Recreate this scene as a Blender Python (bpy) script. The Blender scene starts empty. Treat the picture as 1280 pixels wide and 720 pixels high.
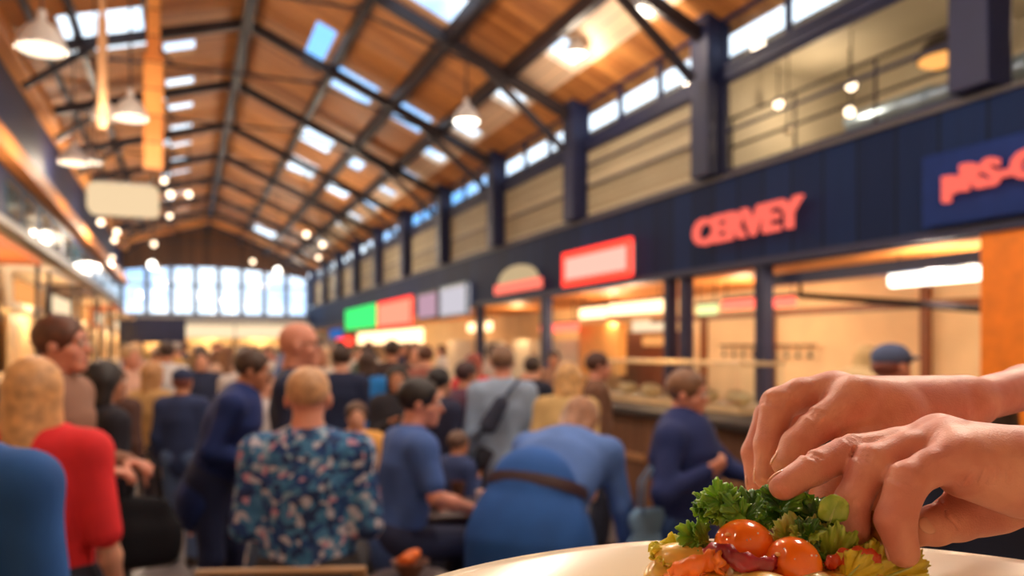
import bpy, bmesh, math, random
import numpy as np
from mathutils import Vector, Matrix, noise
random.seed(7); rng = np.random.default_rng(5)
S = bpy.context.scene
COL = S.collection
R = math.radians
# ---------------------------------------------------------------- camera
F = 1000.0
PSI = math.atan(0.41)
CAMP = Vector((0, 0, 1.62))
FW = Vector((math.sin(PSI), math.cos(PSI), 0)); RT = Vector((math.cos(PSI), -math.sin(PSI), 0)); UP = Vector((0, 0, 1))
cam_d = bpy.data.cameras.new('camera'); cam = bpy.data.objects.new('camera', cam_d); COL.objects.link(cam)
cam.location = CAMP; cam.rotation_euler = (math.pi/2, 0, -PSI)
cam_d.sensor_width = 36; cam_d.lens = 36*F/1280; cam_d.shift_y = 75/1280; cam_d.clip_start = 0.02; cam_d.clip_end = 500
cam_d.dof.use_dof = True; cam_d.dof.focus_distance = 0.47; cam_d.dof.aperture_fstop = 5.4; cam_d.dof.aperture_blades = 0
S.camera = cam
def at(px, py, t):
    return CAMP + (FW + RT*((px-640)/F) + UP*((435-py)/F))*t
def onX(px, py, X):
    d = FW + RT*((px-640)/F) + UP*((435-py)/F); return CAMP + d*(X/d.x)
def onZ(px, py, Z):
    d = FW + RT*((px-640)/F) + UP*((435-py)/F); return CAMP + d*((Z-CAMP.z)/d.z)
def onP(px, py, p0, n):
    d = FW + RT*((px-640)/F) + UP*((435-py)/F); return CAMP + d*((Vector(p0)-CAMP).dot(n)/d.dot(n))
# ---------------------------------------------------------------- materials
def lin(c):
    return tuple(((x/255)/12.92 if x/255 <= .04045 else ((x/255+.055)/1.055)**2.4) for x in c)
MATS = {}
def mat(name, col=None, rough=.6, metal=0, var=.12, scale=6., bump=0, sss=0, coat=0, emis=0, trans=0, space='Object', spec=None):
    if name in MATS: return MATS[name]
    m = bpy.data.materials.new(name); m.use_nodes = True; nt = m.node_tree; b = nt.nodes['Principled BSDF']
    c = lin(col); b.inputs['Roughness'].default_value = rough; b.inputs['Metallic'].default_value = metal
    tc = nt.nodes.new('ShaderNodeTexCoord'); nz = nt.nodes.new('ShaderNodeTexNoise'); nz.inputs['Scale'].default_value = scale; nz.inputs['Detail'].default_value = 4
    nt.links.new(tc.outputs[space], nz.inputs['Vector'])
    rp = nt.nodes.new('ShaderNodeValToRGB'); rp.color_ramp.elements[0].position = .3; rp.color_ramp.elements[1].position = .7
    rp.color_ramp.elements[0].color = (*[x*(1-var) for x in c], 1); rp.color_ramp.elements[1].color = (*[min(1, x*(1+var)) for x in c], 1)
    nt.links.new(nz.outputs['Fac'], rp.inputs['Fac']); nt.links.new(rp.outputs['Color'], b.inputs['Base Color'])
    if bump:
        bp = nt.nodes.new('ShaderNodeBump'); bp.inputs['Strength'].default_value = bump; bp.inputs['Distance'].default_value = .004
        nt.links.new(nz.outputs['Fac'], bp.inputs['Height']); nt.links.new(bp.outputs['Normal'], b.inputs['Normal'])
    if sss:
        b.inputs['Subsurface Weight'].default_value = sss; b.inputs['Subsurface Radius'].default_value = (.012, .005, .003); b.inputs['Subsurface Scale'].default_value = 1
    if coat: b.inputs['Coat Weight'].default_value = coat; b.inputs['Coat Roughness'].default_value = .12
    if trans: b.inputs['Transmission Weight'].default_value = trans
    if spec is not None: b.inputs['Specular IOR Level'].default_value = spec
    if emis:
        nt.links.new(rp.outputs['Color'], b.inputs['Emission Color']); b.inputs['Emission Strength'].default_value = emis
    MATS[name] = m; return m
def emi(name, col, strength):
    if name in MATS: return MATS[name]
    m = bpy.data.materials.new(name); m.use_nodes = True; nt = m.node_tree; nt.nodes.clear()
    e = nt.nodes.new('ShaderNodeEmission'); e.inputs['Color'].default_value = (*lin(col), 1); e.inputs['Strength'].default_value = strength
    o = nt.nodes.new('ShaderNodeOutputMaterial'); nt.links.new(e.outputs[0], o.inputs[0]); MATS[name] = m; return m
def wood(name, c1, c2, w=.2, axis='Y', rough=.55, gapx='X'):
    """planks of width w; the boards run along `axis`, their joints step along gapx"""
    if name in MATS: return MATS[name]
    m = bpy.data.materials.new(name); m.use_nodes = True; nt = m.node_tree; N = nt.nodes.new; L = nt.links.new; b = nt.nodes['Principled BSDF']
    tc = N('ShaderNodeTexCoord'); sp = N('ShaderNodeSeparateXYZ'); L(tc.outputs['Object'], sp.inputs[0])
    dv = N('ShaderNodeMath'); dv.operation = 'DIVIDE'; L(sp.outputs[gapx], dv.inputs[0]); dv.inputs[1].default_value = w
    fl = N('ShaderNodeMath'); fl.operation = 'FLOOR'; L(dv.outputs[0], fl.inputs[0])
    wn = N('ShaderNodeTexWhiteNoise'); wn.noise_dimensions = '1D'; L(fl.outputs[0], wn.inputs['W'])
    fr = N('ShaderNodeMath'); fr.operation = 'FRACT'; L(dv.outputs[0], fr.inputs[0])
    gp = N('ShaderNodeMath'); gp.operation = 'LESS_THAN'; L(fr.outputs[0], gp.inputs[0]); gp.inputs[1].default_value = .06
    mp = N('ShaderNodeMapping'); L(tc.outputs['Object'], mp.inputs[0]); sc = [14, 14, 14]; sc['XYZ'.index(axis)] = .9; mp.inputs['Scale'].default_value = sc
    nz = N('ShaderNodeTexNoise'); nz.inputs['Scale'].default_value = 1; nz.inputs['Detail'].default_value = 5; L(mp.outputs[0], nz.inputs['Vector'])
    ad = N('ShaderNodeMath'); ad.operation = 'ADD'; L(nz.outputs['Fac'], ad.inputs[0]); L(wn.outputs['Value'], ad.inputs[1])
    hf = N('ShaderNodeMath'); hf.operation = 'MULTIPLY'; L(ad.outputs[0], hf.inputs[0]); hf.inputs[1].default_value = .5
    rp = N('ShaderNodeValToRGB'); rp.color_ramp.elements[0].position = .15; rp.color_ramp.elements[1].position = .85
    rp.color_ramp.elements[0].color = (*lin(c1), 1); rp.color_ramp.elements[1].color = (*lin(c2), 1); L(hf.outputs[0], rp.inputs[0])
    mx = N('ShaderNodeMix'); mx.data_type = 'RGBA'; L(gp.outputs[0], mx.inputs[0]); L(rp.outputs[0], mx.inputs[6]); mx.inputs[7].default_value = (*[x*.35 for x in lin(c1)], 1)
    L(mx.outputs[2], b.inputs['Base Color']); b.inputs['Roughness'].default_value = rough
    MATS[name] = m; return m
# ---------------------------------------------------------------- mesh builder
class MB:
    def __init__(s): s.v = []; s.f = []
    def add(s, v, f):
        n = len(s.v); s.v += [tuple(x) for x in v]; s.f += [tuple(i+n for i in q) for q in f]; return s
    def box(s, x0, x1, y0, y1, z0, z1):
        return s.add([(x, y, z) for x in (x0, x1) for y in (y0, y1) for z in (z0, z1)],
                     [(0, 1, 3, 2), (4, 6, 7, 5), (0, 4, 5, 1), (2, 3, 7, 6), (0, 2, 6, 4), (1, 5, 7, 3)])
    def obox(s, c, ax, ay, az):   # oriented box: centre and three half-axis vectors
        c, ax, ay, az = map(Vector, (c, ax, ay, az))
        return s.add([c+ax*i+ay*j+az*k for i in (-1, 1) for j in (-1, 1) for k in (-1, 1)],
                     [(0, 1, 3, 2), (4, 6, 7, 5), (0, 4, 5, 1), (2, 3, 7, 6), (0, 2, 6, 4), (1, 5, 7, 3)])
    def beam(s, a, b, w, h, up=(0, 0, 1)):
        a, b = Vector(a), Vector(b); d = b-a; sd = d.cross(Vector(up)).normalized(); u = sd.cross(d).normalized()
        return s.obox((a+b)/2, d/2, sd*w/2, u*h/2)
    def tube(s, pts, r, n=10, cap=True):
        pts = [Vector(p) for p in pts]; rs = r if isinstance(r, (list, tuple)) else [r]*len(pts)
        rings = []; v = []
        d0 = (pts[1]-pts[0]).normalized(); nrm = d0.orthogonal().normalized()
        for i, p in enumerate(pts):
            d = (pts[min(i+1, len(pts)-1)]-pts[max(i-1, 0)]).normalized(); nrm = (nrm - d*nrm.dot(d)).normalized(); bn = d.cross(nrm)
            for k in range(n):
                a = 2*math.pi*k/n; v.append(p+(nrm*math.cos(a)+bn*math.sin(a))*rs[i])
        f = [(i*n+k, i*n+(k+1) % n, (i+1)*n+(k+1) % n, (i+1)*n+k) for i in range(len(pts)-1) for k in range(n)]
        if cap: f += [tuple(range(n))[::-1], tuple((len(pts)-1)*n+k for k in range(n))]
        return s.add(v, f)
    def lathe(s, prof, c=(0, 0, 0), n=32, close=False):
        c = Vector(c); v = []; m = len(prof)
        for (r, z) in prof:
            for k in range(n):
                a = 2*math.pi*k/n; v.append(c+Vector((r*math.cos(a), r*math.sin(a), z)))
        f = [(i*n+k, i*n+(k+1) % n, (i+1)*n+(k+1) % n, (i+1)*n+k) for i in range(m-1) for k in range(n)]
        if close: f += [((m-1)*n+k, (m-1)*n+(k+1) % n, (k+1) % n, k) for k in range(n)]
        else: f += [tuple(range(n))[::-1], tuple((m-1)*n+k for k in range(n))]
        return s.add(v, f)
    def ball(s, c, r, n=16, sc=(1, 1, 1)):
        pr = []; c = Vector(c); v = []; f = []; m = n//2
        v.append(c+Vector((0, 0, -r*sc[2])))
        for i in range(1, m):
            ph = math.pi*i/m
            for k in range(n):
                a = 2*math.pi*k/n; v.append(c+Vector((r*math.sin(ph)*math.cos(a)*sc[0], r*math.sin(ph)*math.sin(a)*sc[1], -r*math.cos(ph)*sc[2])))
        v.append(c+Vector((0, 0, r*sc[2])))
        for k in range(n): f.append((0, 1+(k+1) % n, 1+k))
        for i in range(m-2):
            for k in range(n): a = 1+i*n+k; b2 = 1+i*n+(k+1) % n; f.append((a, b2, b2+n, a+n))
        l = 1+(m-2)*n
        for k in range(n): f.append((l+k, l+(k+1) % n, len(v)-1))
        return s.add(v, f)
    def build(s, name, m, parent=None, smooth=False, bevel=0):
        me = bpy.data.meshes.new(name); me.from_pydata(s.v, [], s.f); me.update()
        bm = bmesh.new(); bm.from_mesh(me); bmesh.ops.recalc_face_normals(bm, faces=bm.faces)
        if bevel: bmesh.ops.bevel(bm, geom=list(bm.edges), offset=bevel, segments=2, affect='EDGES', profile=.5)
        bm.to_mesh(me); bm.free()
        o = bpy.data.objects.new(name, me); COL.objects.link(o); me.materials.append(m)
        if smooth: me.polygons.foreach_set('use_smooth', [True]*len(me.polygons))
        if smooth == 'auto': me.set_sharp_from_angle(angle=R(40))
        if parent: o.parent = parent
        return o
def tag(o, label=None, cat=None, group=None, kind=None):
    if label: o['label'] = label
    if cat: o['category'] = cat
    if group: o['group'] = group
    if kind: o['kind'] = kind
    return o
def empty(name, loc, label, cat, group=None, rz=0):
    o = bpy.data.objects.new(name, None); COL.objects.link(o); o.location = loc; o.rotation_euler.z = rz; o.empty_display_size = .1
    return tag(o, label, cat, group)
def struct(o): o['kind'] = 'structure'; return o
def lamp(name, loc, power, col, radius=.05, parent=None):
    l = bpy.data.lights.new(name, 'POINT'); l.energy = power; l.color = lin(col); l.shadow_soft_size = radius
    o = bpy.data.objects.new(name, l); COL.objects.link(o); o.location = loc
    if parent: o.parent = parent
    return o
def text_mesh(txt, size, depth, offset=0, name='lettering', font_shear=0):
    cu = bpy.data.curves.new('t', 'FONT'); cu.body = txt; cu.size = size; cu.extrude = depth; cu.offset = offset; cu.align_x = 'CENTER'; cu.align_y = 'CENTER'; cu.resolution_u = 3; cu.shear = font_shear
    o = bpy.data.objects.new('t', cu); COL.objects.link(o); dg = bpy.context.evaluated_depsgraph_get()
    me = bpy.data.meshes.new_from_object(o.evaluated_get(dg)); me.name = name
    bpy.data.objects.remove(o); bpy.data.curves.remove(cu); return me
# ---------------------------------------------------------------- signed-distance modelling, meshed with surface nets
class SDF:
    def __init__(s, h, k=.01):
        s.h = h; s.k = k; s.G = [[]]; s.gk = [0]; s.lo = np.full(3, 1e9); s.hi = np.full(3, -1e9); s.cuts = []
    def group(s, k): s.G.append([]); s.gk.append(k)
    def _bb(s, lo, hi): s.lo = np.minimum(s.lo, lo); s.hi = np.maximum(s.hi, hi)
    def cone(s, a, b, ra, rb=None, k=None, n=None, q=1.):
        rb = ra if rb is None else rb; a = np.array(a, float); b = np.array(b, float); m = max(ra, rb)*max(q, 1)
        s._bb(np.minimum(a, b)-m, np.maximum(a, b)+m); s.G[-1].append(('c', a, b, ra, rb, s.k if k is None else k, None if n is None else np.array(Vector(n).normalized()), q)); return s
    def chain(s, pts, rs, k=None, n=None, q=1.):
        for i in range(len(pts)-1): s.cone(pts[i], pts[i+1], rs[i], rs[i+1], k, n, q)
        return s
    def ell(s, c, r, M=None, k=None):
        c = np.array(c, float); r = np.array(r, float); m = r.max() if M is not None else r
        s._bb(c-m, c+m); s.G[-1].append(('e', c, r, None if M is None else np.array(M.to_3x3()), s.k if k is None else k)); return s
    def cut(s, a, b, ra, rb=None, k=.002): s.cuts.append(('c', np.array(a, float), np.array(b, float), ra, ra if rb is None else rb, k, None, 1.)); return s
    def cute(s, c, r, M=None, k=.004): s.cuts.append(('e', np.array(c, float), np.array(r, float), None if M is None else np.array(M.to_3x3()), k)); return s
    def _prim(s, p, fld, ax, mode):
        k = p[5] if p[0] == 'c' else p[4]; mg = k+2.5*s.h
        if p[0] == 'c':
            m = max(p[3], p[4])*max(p[7], 1)+mg; lo = np.minimum(p[1], p[2])-m; hi = np.maximum(p[1], p[2])+m
        else:
            m = (p[2].max() if p[3] is not None else p[2])+mg; lo = p[1]-m; hi = p[1]+m
        sl = []
        for i in range(3):
            a = int(np.searchsorted(ax[i], lo[i])); b = int(np.searchsorted(ax[i], hi[i])); sl.append(slice(a, b))
            if b <= a: return
        X = ax[0][sl[0]][:, None, None]; Y = ax[1][sl[1]][None, :, None]; Z = ax[2][sl[2]][None, None, :]
        if p[0] == 'c':
            _, a, b, ra, rb, _, n, q = p; d = b-a; L2 = max(d@d, 1e-12); px, py, pz = X-a[0], Y-a[1], Z-a[2]
            t = np.clip((px*d[0]+py*d[1]+pz*d[2])/L2, 0, 1); qx, qy, qz = px-t*d[0], py-t*d[1], pz-t*d[2]; rr = ra+t*(rb-ra)
            if n is None: D = np.sqrt(qx*qx+qy*qy+qz*qz)-rr
            else:   # q: size along n relative to the radius
                dn = qx*n[0]+qy*n[1]+qz*n[2]; D = (np.sqrt(np.maximum(qx*qx+qy*qy+qz*qz-dn*dn+(dn/q)**2, 0))-rr)*min(q, 1)
        else:
            _, c, r, M, _ = p; px, py, pz = X-c[0], Y-c[1], Z-c[2]
            if M is not None:
                px, py, pz = (px*M[0, 0]+py*M[1, 0]+pz*M[2, 0], px*M[0, 1]+py*M[1, 1]+pz*M[2, 1], px*M[0, 2]+py*M[1, 2]+pz*M[2, 2])
            k0 = np.sqrt((px/r[0])**2+(py/r[1])**2+(pz/r[2])**2); k1 = np.sqrt((px/r[0]**2)**2+(py/r[1]**2)**2+(pz/r[2]**2)**2)
            D = k0*(k0-1)/np.maximum(k1, 1e-6)
        sl = tuple(sl); A = fld[sl]
        if mode == 'cut':
            D = -D; h = np.maximum(k-np.abs(A-D), 0)/max(k, 1e-9); fld[sl] = np.maximum(A, D)+h*h*k*.25
        else:
            h = np.maximum(k-np.abs(A-D), 0)/max(k, 1e-9); fld[sl] = np.minimum(A, D)-h*h*k*.25
    def mesh(s):
        h = s.h; lo = s.lo-4*h; hi = s.hi+4*h
        ax = [np.arange(lo[i], hi[i]+h, h).astype(np.float32) for i in range(3)]
        fld = np.full([len(a) for a in ax], .2, np.float32)
        for gi, g in enumerate(s.G):
            if gi == 0:
                for p in g: s._prim(p, fld, ax, 'add')
            elif g:
                f2 = np.full(fld.shape, .2, np.float32)
                for p in g: s._prim(p, f2, ax, 'add')
                k = s.gk[gi]; hh = np.maximum(k-np.abs(fld-f2), 0)/max(k, 1e-9); fld = np.minimum(fld, f2)-hh*hh*k*.25
        for p in s.cuts: s._prim(p, fld, ax, 'cut')
        ins = fld < 0
        nx, ny, nz = fld.shape; ci = ins[:-1, :-1, :-1]; acc = np.zeros((nx-1, ny-1, nz-1), np.int8)
        cnt = sum(ins[i:nx-1+i, j:ny-1+j, k:nz-1+k].astype(np.int8) for i in (0, 1) for j in (0, 1) for k in (0, 1))
        act = (cnt > 0) & (cnt < 8); idx = np.argwhere(act); vid = np.full(act.shape, -1, np.int64); vid[act] = np.arange(len(idx))
        pos = np.zeros((len(idx), 3)); c = np.zeros(len(idx)); I, J, K = idx.T
        for d in range(3):
            for a in (0, 1):
                for b in (0, 1):
                    o = [0, 0, 0]; o[(d+1) % 3] = a; o[(d+2) % 3] = b; e = list(o); e[d] = 1
                    f0 = fld[I+o[0], J+o[1], K+o[2]]; f1 = fld[I+e[0], J+e[1], K+e[2]]; m = (f0 < 0) != (f1 < 0)
                    t = np.where(m, f0/np.where(m, f0-f1, 1), 0); pt = np.array(o, float)[None, :].repeat(len(idx), 0); pt[:, d] += t
                    pos += pt*m[:, None]; c += m
        pos = pos/np.maximum(c, 1)[:, None]+idx; pos = pos*h+np.array([a[0] for a in ax])
        Fs = []
        for d in range(3):
            sl0 = [slice(1, -1)]*3; sl0[d] = slice(0, -1); sl1 = [slice(1, -1)]*3; sl1[d] = slice(1, None)
            a0 = ins[tuple(sl0)]; a1 = ins[tuple(sl1)]; ch = a0 != a1; P = np.argwhere(ch)
            off = np.array([1, 1, 1]); off[d] = 0; P = P+off; flip = a0[ch]
            u, w = (d+1) % 3, (d+2) % 3; U = np.zeros(3, int); U[u] = 1; W = np.zeros(3, int); W[w] = 1
            q = [P-U-W, P-W, P, P-U]; ids = np.stack([vid[x[:, 0], x[:, 1], x[:, 2]] for x in q], 1)
            ids[~flip] = ids[~flip][:, ::-1]; Fs.append(ids)
        Fc = np.concatenate(Fs); Fc = Fc[(Fc >= 0).all(1)]
        return pos, Fc
def np_mesh(name, parts, m, parent=None, mats=None):
    V = []; Fq = []; n = 0
    for (v, f) in parts: V.append(v); Fq.append(f+n); n += len(v)
    V = np.concatenate(V).astype(np.float32); Fq = np.concatenate(Fq).astype(np.int32)
    me = bpy.data.meshes.new(name); me.vertices.add(len(V)); me.vertices.foreach_set('co', V.ravel()); me.loops.add(Fq.size); me.loops.foreach_set('vertex_index', Fq.ravel())
    me.polygons.add(len(Fq)); me.polygons.foreach_set('loop_start', np.arange(0, Fq.size, 4, dtype=np.int32)); me.update(calc_edges=True); me.validate()
    me.polygons.foreach_set('use_smooth', np.ones(len(me.polygons), bool)); me.materials.append(m)
    o = bpy.data.objects.new(name, me); COL.objects.link(o)
    if parent: o.parent = parent
    return o
# ================================================================ the hall
XL, XR, XC = -3.7, 8.0, 1.4
ZR, ZE = 9.82, 6.88
Y0, Y1 = -4.0, 57.0
SL = (ZR-ZE)/(XR-XC)
BAYS = [6.05+4.8*k for k in range(-1, 11)]
SLL = .285
def zr(x): return ZR-(x-XC)*SL if x > XC else ZR-(XC-x)*SLL
ZEL = ZR-(XC-XL)*SLL
M_deck = wood('roof deck boards', (156, 92, 42), (232, 160, 88), .22, 'X', .6, 'Y')
M_pale = wood('pale roof boards', (246, 206, 166), (255, 232, 206), .3, 'Y', .6, 'X')
M_timber = wood('orange timber', (206, 118, 48), (242, 164, 86), .5, 'Y', .55, 'Z')
M_navy = mat('navy paint', (18, 28, 70), .55, var=.15, scale=2)
M_navy2 = wood('navy cladding', (10, 28, 64), (20, 44, 90), .6, 'Z', .65, 'Y')
M_steel = mat('dark steel', (38, 28, 34), .5, var=.2, scale=3)
M_navy2.node_tree.nodes['Principled BSDF'].inputs['Specular IOR Level'].default_value = .15
M_sill = mat('pale sill', (150, 146, 142), .5, var=.1)
M_brown = wood('brown gable boards', (66, 40, 26), (112, 72, 46), .3, 'Z', .6, 'X')
M_cream = mat('cream plaster', (236, 206, 160), .7, var=.08, scale=1.5)
M_blind = wood('beige blind slats', (150, 138, 112), (196, 184, 156), .12, 'Y', .7, 'Z')
M_greige = mat('greige plaster', (150, 142, 128), .7, var=.1, scale=.8)
def floor_mat():
    m = mat('polished grey floor', (118, 112, 116), .35, var=.2, scale=1.2); return m
def glass_mat():
    m = bpy.data.materials.new('window glass'); m.use_nodes = True; nt = m.node_tree; nt.nodes.clear(); N = nt.nodes.new
    t = N('ShaderNodeBsdfTransparent'); t.inputs[0].default_value = (.93, .97, 1, 1); g = N('ShaderNodeBsdfGlossy'); g.inputs['Roughness'].default_value = .05
    f = N('ShaderNodeMapRange'); f.inputs[3].default_value = .03; f.inputs[4].default_value = .08; x = N('ShaderNodeMixShader'); o = N('ShaderNodeOutputMaterial')
    nz = N('ShaderNodeTexNoise'); nz.inputs['Scale'].default_value = 2; nt.links.new(nz.outputs['Fac'], f.inputs[0])
    nt.links.new(f.outputs[0], x.inputs[0]); nt.links.new(t.outputs[0], x.inputs[1]); nt.links.new(g.outputs[0], x.inputs[2]); nt.links.new(x.outputs[0], o.inputs[0]); return m
M_glass = glass_mat()
w = bpy.data.worlds.new('sky'); S.world = w; w.use_nodes = True; nt = w.node_tree; nt.nodes.clear(); N = nt.nodes.new
bg = N('ShaderNodeBackground'); ou = N('ShaderNodeOutputWorld'); tc = N('ShaderNodeTexCoord'); nz = N('ShaderNodeTexNoise'); rp = N('ShaderNodeValToRGB')
nz.inputs['Scale'].default_value = 3.2; nz.inputs['Detail'].default_value = 6; mp = N('ShaderNodeMapping'); mp.inputs['Scale'].default_value = (1, 1, 2.2)
nt.links.new(tc.outputs['Generated'], mp.inputs[0]); nt.links.new(mp.outputs[0], nz.inputs['Vector']); nt.links.new(nz.outputs['Fac'], rp.inputs[0])
rp.color_ramp.elements[0].position = .38; rp.color_ramp.elements[0].color = (.18, .42, .78, 1); rp.color_ramp.elements[1].position = .5; rp.color_ramp.elements[1].color = (.86, .93, 1, 1)
nt.links.new(rp.outputs[0], bg.inputs[0]); bg.inputs[1].default_value = 2.4; nt.links.new(bg.outputs[0], ou.inputs[0])

struct(MB().box(XL-.6, 13.2, Y0-.3, Y1+.3, -.2, 0).build('floor', floor_mat()))
# ---- roof deck with real openings for the skylights: cells (x0,x1,y0,y1)
def roof(sign, xs, sky, name, pale=()):
    ys = sorted(set([Y0-.3, Y1+.3]+[v for s in sky for v in s[2:]]+list(pale)))
    a, b = MB(), MB()
    for i in range(len(xs)-1):
        x0, x1 = xs[i], xs[i+1]
        for j in range(len(ys)-1):
            y0, y1 = ys[j], ys[j+1]; cx, cy = (x0+x1)/2, (y0+y1)/2
            if any(s[0]-1e-4 <= cx <= s[1]+1e-4 and s[2] <= cy <= s[3] for s in sky): continue
            p = [(x0, y0), (x1, y0), (x1, y1), (x0, y1)]
            tgt = b if (6.5 < cx < 7.35) else a
            tgt.add([(x, y, zr(x)) for x, y in p]+[(x, y, zr(x)+.15) for x, y in p], [(0, 1, 2, 3), (7, 6, 5, 4), (0, 4, 5, 1), (1, 5, 6, 2), (2, 6, 7, 3), (3, 7, 4, 0)])
    o = struct(a.build(name, M_deck))
    if b.v: struct(b.build('trim_1', M_pale))
    return o
skyR = []
def rs(px, py):
    p = onP(px, py, (XC, 0, ZR), Vector((SL, 0, 1)).normalized()); return p
for (px, py, lx, ly) in ((443, 112, .55, .95), (512, 150, .5, .9), (398, 176, .5, 1.3), (378, 212, .5, 1.4), (424, 238, .45, 1.3), (546, 2, .7, .7), (398, 62, .25, 1.5), (330, 292, .6, 2), (440, 205, .4, .8)):
    p = rs(px, py); skyR.append([p.x-lx, p.x+lx, p.y-ly, p.y+ly])
for k in range(15): skyR.append([6.62, 7.28, 10.6+3.0*k, 11.5+3.0*k])
# snap to a clean grid of strips
xsR = sorted(set([XC, 6.5, 6.62, 7.28, 7.35, 8.3]+[round(v, 3) for s in skyR for v in s[:2]]))
skyR = [[round(s[0], 3), round(s[1], 3), round(s[2], 3), round(s[3], 3)] for s in skyR]
roof(1, xsR, skyR, 'ceiling_right')
def lp(px, py): return onP(px, py, (XC, 0, ZR), Vector((-SLL, 0, 1)).normalized())
a, b, c, d = lp(76, 44), lp(181, 44), lp(128, 70), lp(128, 14); e, f, g = lp(205, 66), lp(243, 66), lp(222, 66)
skyL = [[round(a.x, 3), round(b.x, 3), d.y, c.y], [round(e.x, 3), round(f.x, 3), g.y-.8, g.y+.2]]+[[round(e.x, 3), round(f.x, 3), g.y+2.2+2.6*k, g.y+3.2+2.6*k] for k in range(10)]+[[-.9, -.5, 26.+6*k, 27.4+6*k] for k in range(4)]
xsL = sorted(set([XC, XL-.3]+[v for s in skyL for v in s[:2]]))
roof(-1, xsL, skyL, 'ceiling_left')
n = 0
for grp, lst in (('right', skyR), ('left', skyL)):
    m = MB()
    for s in lst:
        m.add([(x, y, zr(x)+.08) for x, y in ((s[0], s[2]), (s[1], s[2]), (s[1], s[3]), (s[0], s[3]))]+[(x, y, zr(x)+.09) for x, y in ((s[0], s[2]), (s[1], s[2]), (s[1], s[3]), (s[0], s[3]))],
              [(0, 1, 2, 3), (7, 6, 5, 4), (0, 4, 5, 1), (1, 5, 6, 2), (2, 6, 7, 3), (3, 7, 4, 0)])
    n += 1; struct(m.build('window_%d' % n, M_glass))
# ---- purlins, ridge, rafters
for x, m, ww, hh, lab in ((3.5, M_steel, .16, .26, 'dark roof purlin two thirds of the way up the right slope'), (5.05, M_steel, .2, .34, 'dark roof purlin halfway down the right slope'),
                     (6.35, M_steel, .18, .3, 'dark roof purlin beside the pale strip of roof boards'),
                     (-.75, M_steel, .14, .22, 'dark roof purlin high on the left slope'), (-2.2, M_steel, .14, .22, 'dark roof purlin halfway down the left slope'),
                     (XL+.75, M_steel, .12, .2, 'dark roof purlin low on the left slope')):
    tag(MB().beam((x, Y0, zr(x)-hh/2-.01), (x, Y1-.1, zr(x)-hh/2-.01), ww, hh).build('roof_purlin', m, bevel=.02), lab, 'roof beam', 'roof beams along the hall')
tag(MB().beam((XC, Y0, ZR-.36), (XC, Y1-.1, ZR-.36), .24, .3).build('ridge_beam', M_steel, bevel=.02), 'dark ridge beam running along the top of the roof', 'roof beam')
ordn = ['nearest', 'second', 'third', 'fourth', 'fifth', 'sixth', 'seventh', 'eighth', 'ninth', 'tenth', 'eleventh', 'twelfth']
for k, y in enumerate(BAYS):
    t = empty('roof_truss', (XC, y, 0), 'dark steel roof truss spanning the hall, %s from the camera' % ordn[k], 'roof truss', 'roof trusses')
    def P(x, d=.0): return (x-XC, 0, zr(x)-d)
    for nm, x0 in (('rafter', XR-.25), ('rafter', XL+.2)):
        MB().beam(P(XC, .3), P(x0, .3), .12, .24).build(nm, M_steel, t)
    for s in (1, -1):
        e = XR-.4 if s > 0 else XL+.4; MB().beam((e-XC, 0, zr(e)-1.1), P(XC+(4.4 if s > 0 else -3.3), .4), .1, .14).build('knee_brace', M_steel, t)
        MB().tube([P(XC+(4.6 if s > 0 else -4.2), .4), (s*1.6, 0, ZR-1.55), (0, 0, ZR-1.55)], .035, 6).build('tie_rod', M_steel, t)
        MB().tube([P(XC+s*2.1, .35), (s*1.6, 0, ZR-1.55)], .03, 6).build('strut', M_steel, t)
    MB().tube([(0, 0, ZR-.5), (0, 0, ZR-1.58)], .03, 6).build('king_post', M_steel, t)
for z, lab in ((ZEL-.28, 'orange timber eave beam along the top of the left wall'), (5.85, 'orange timber beam running along the middle of the left wall')):
    tag(MB().beam((XL+.2, Y0, z), (XL+.2, Y1-.1, z), .36, .42).build('wall_beam', M_timber, bevel=.02), lab, 'beam', 'timber beams on the left wall')
# ---- right wall
zf0, zf1, zb0, zb1 = 2.86, 4.33, 5.95, 6.1
struct(MB().box(XR, XR+.25, Y0, Y1, zf0, zf1).box(XR, XR+.2, Y0, Y1, zb0, zb1).box(XR-.02, XR+.3, Y0, Y1, ZE-.03, ZE+.12).build('wall_right', M_navy2))
struct(MB().box(XR-.05, XR+.3, Y0, Y1, zf1-.01, zf1+.04).build('trim_2', mat('grey sill', (96, 94, 98), .6), bevel=.01))
struct(MB().box(XR-.05, XR, Y0, Y1, zb0-.06, zb0+.06).box(XR-.05, XR, Y0, Y1, zb1-.06, zb1+.02).build('trim_3', M_navy))
col = MB(); mull = MB(); rail = MB()
for y in BAYS: col.box(XR-.28, XR+.1, y-.24, y+.24, zf1+.06, zr(XR-.28)-.01)
struct(col.build('wall_right_pilasters', M_navy, bevel=.02)); bpy.data.objects['wall_right_pilasters'].name = 'trim_4'
for k, y in enumerate(BAYS[:-1]):
    for q in range(4):
        yy = y+.24+(4.8-.48)*q/3; mull.box(XR+.03, XR+.12, yy-.035, yy+.035, zb1, ZE-.05)
    mull.box(XR+.03, XR+.12, y, y+4.8, zb1, zb1+.05)
struct(mull.build('trim_5', M_navy))
struct(MB().box(XR+.07, XR+.08, Y0, Y1, zb1, ZE-.05).build('window_3', M_glass))
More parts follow.
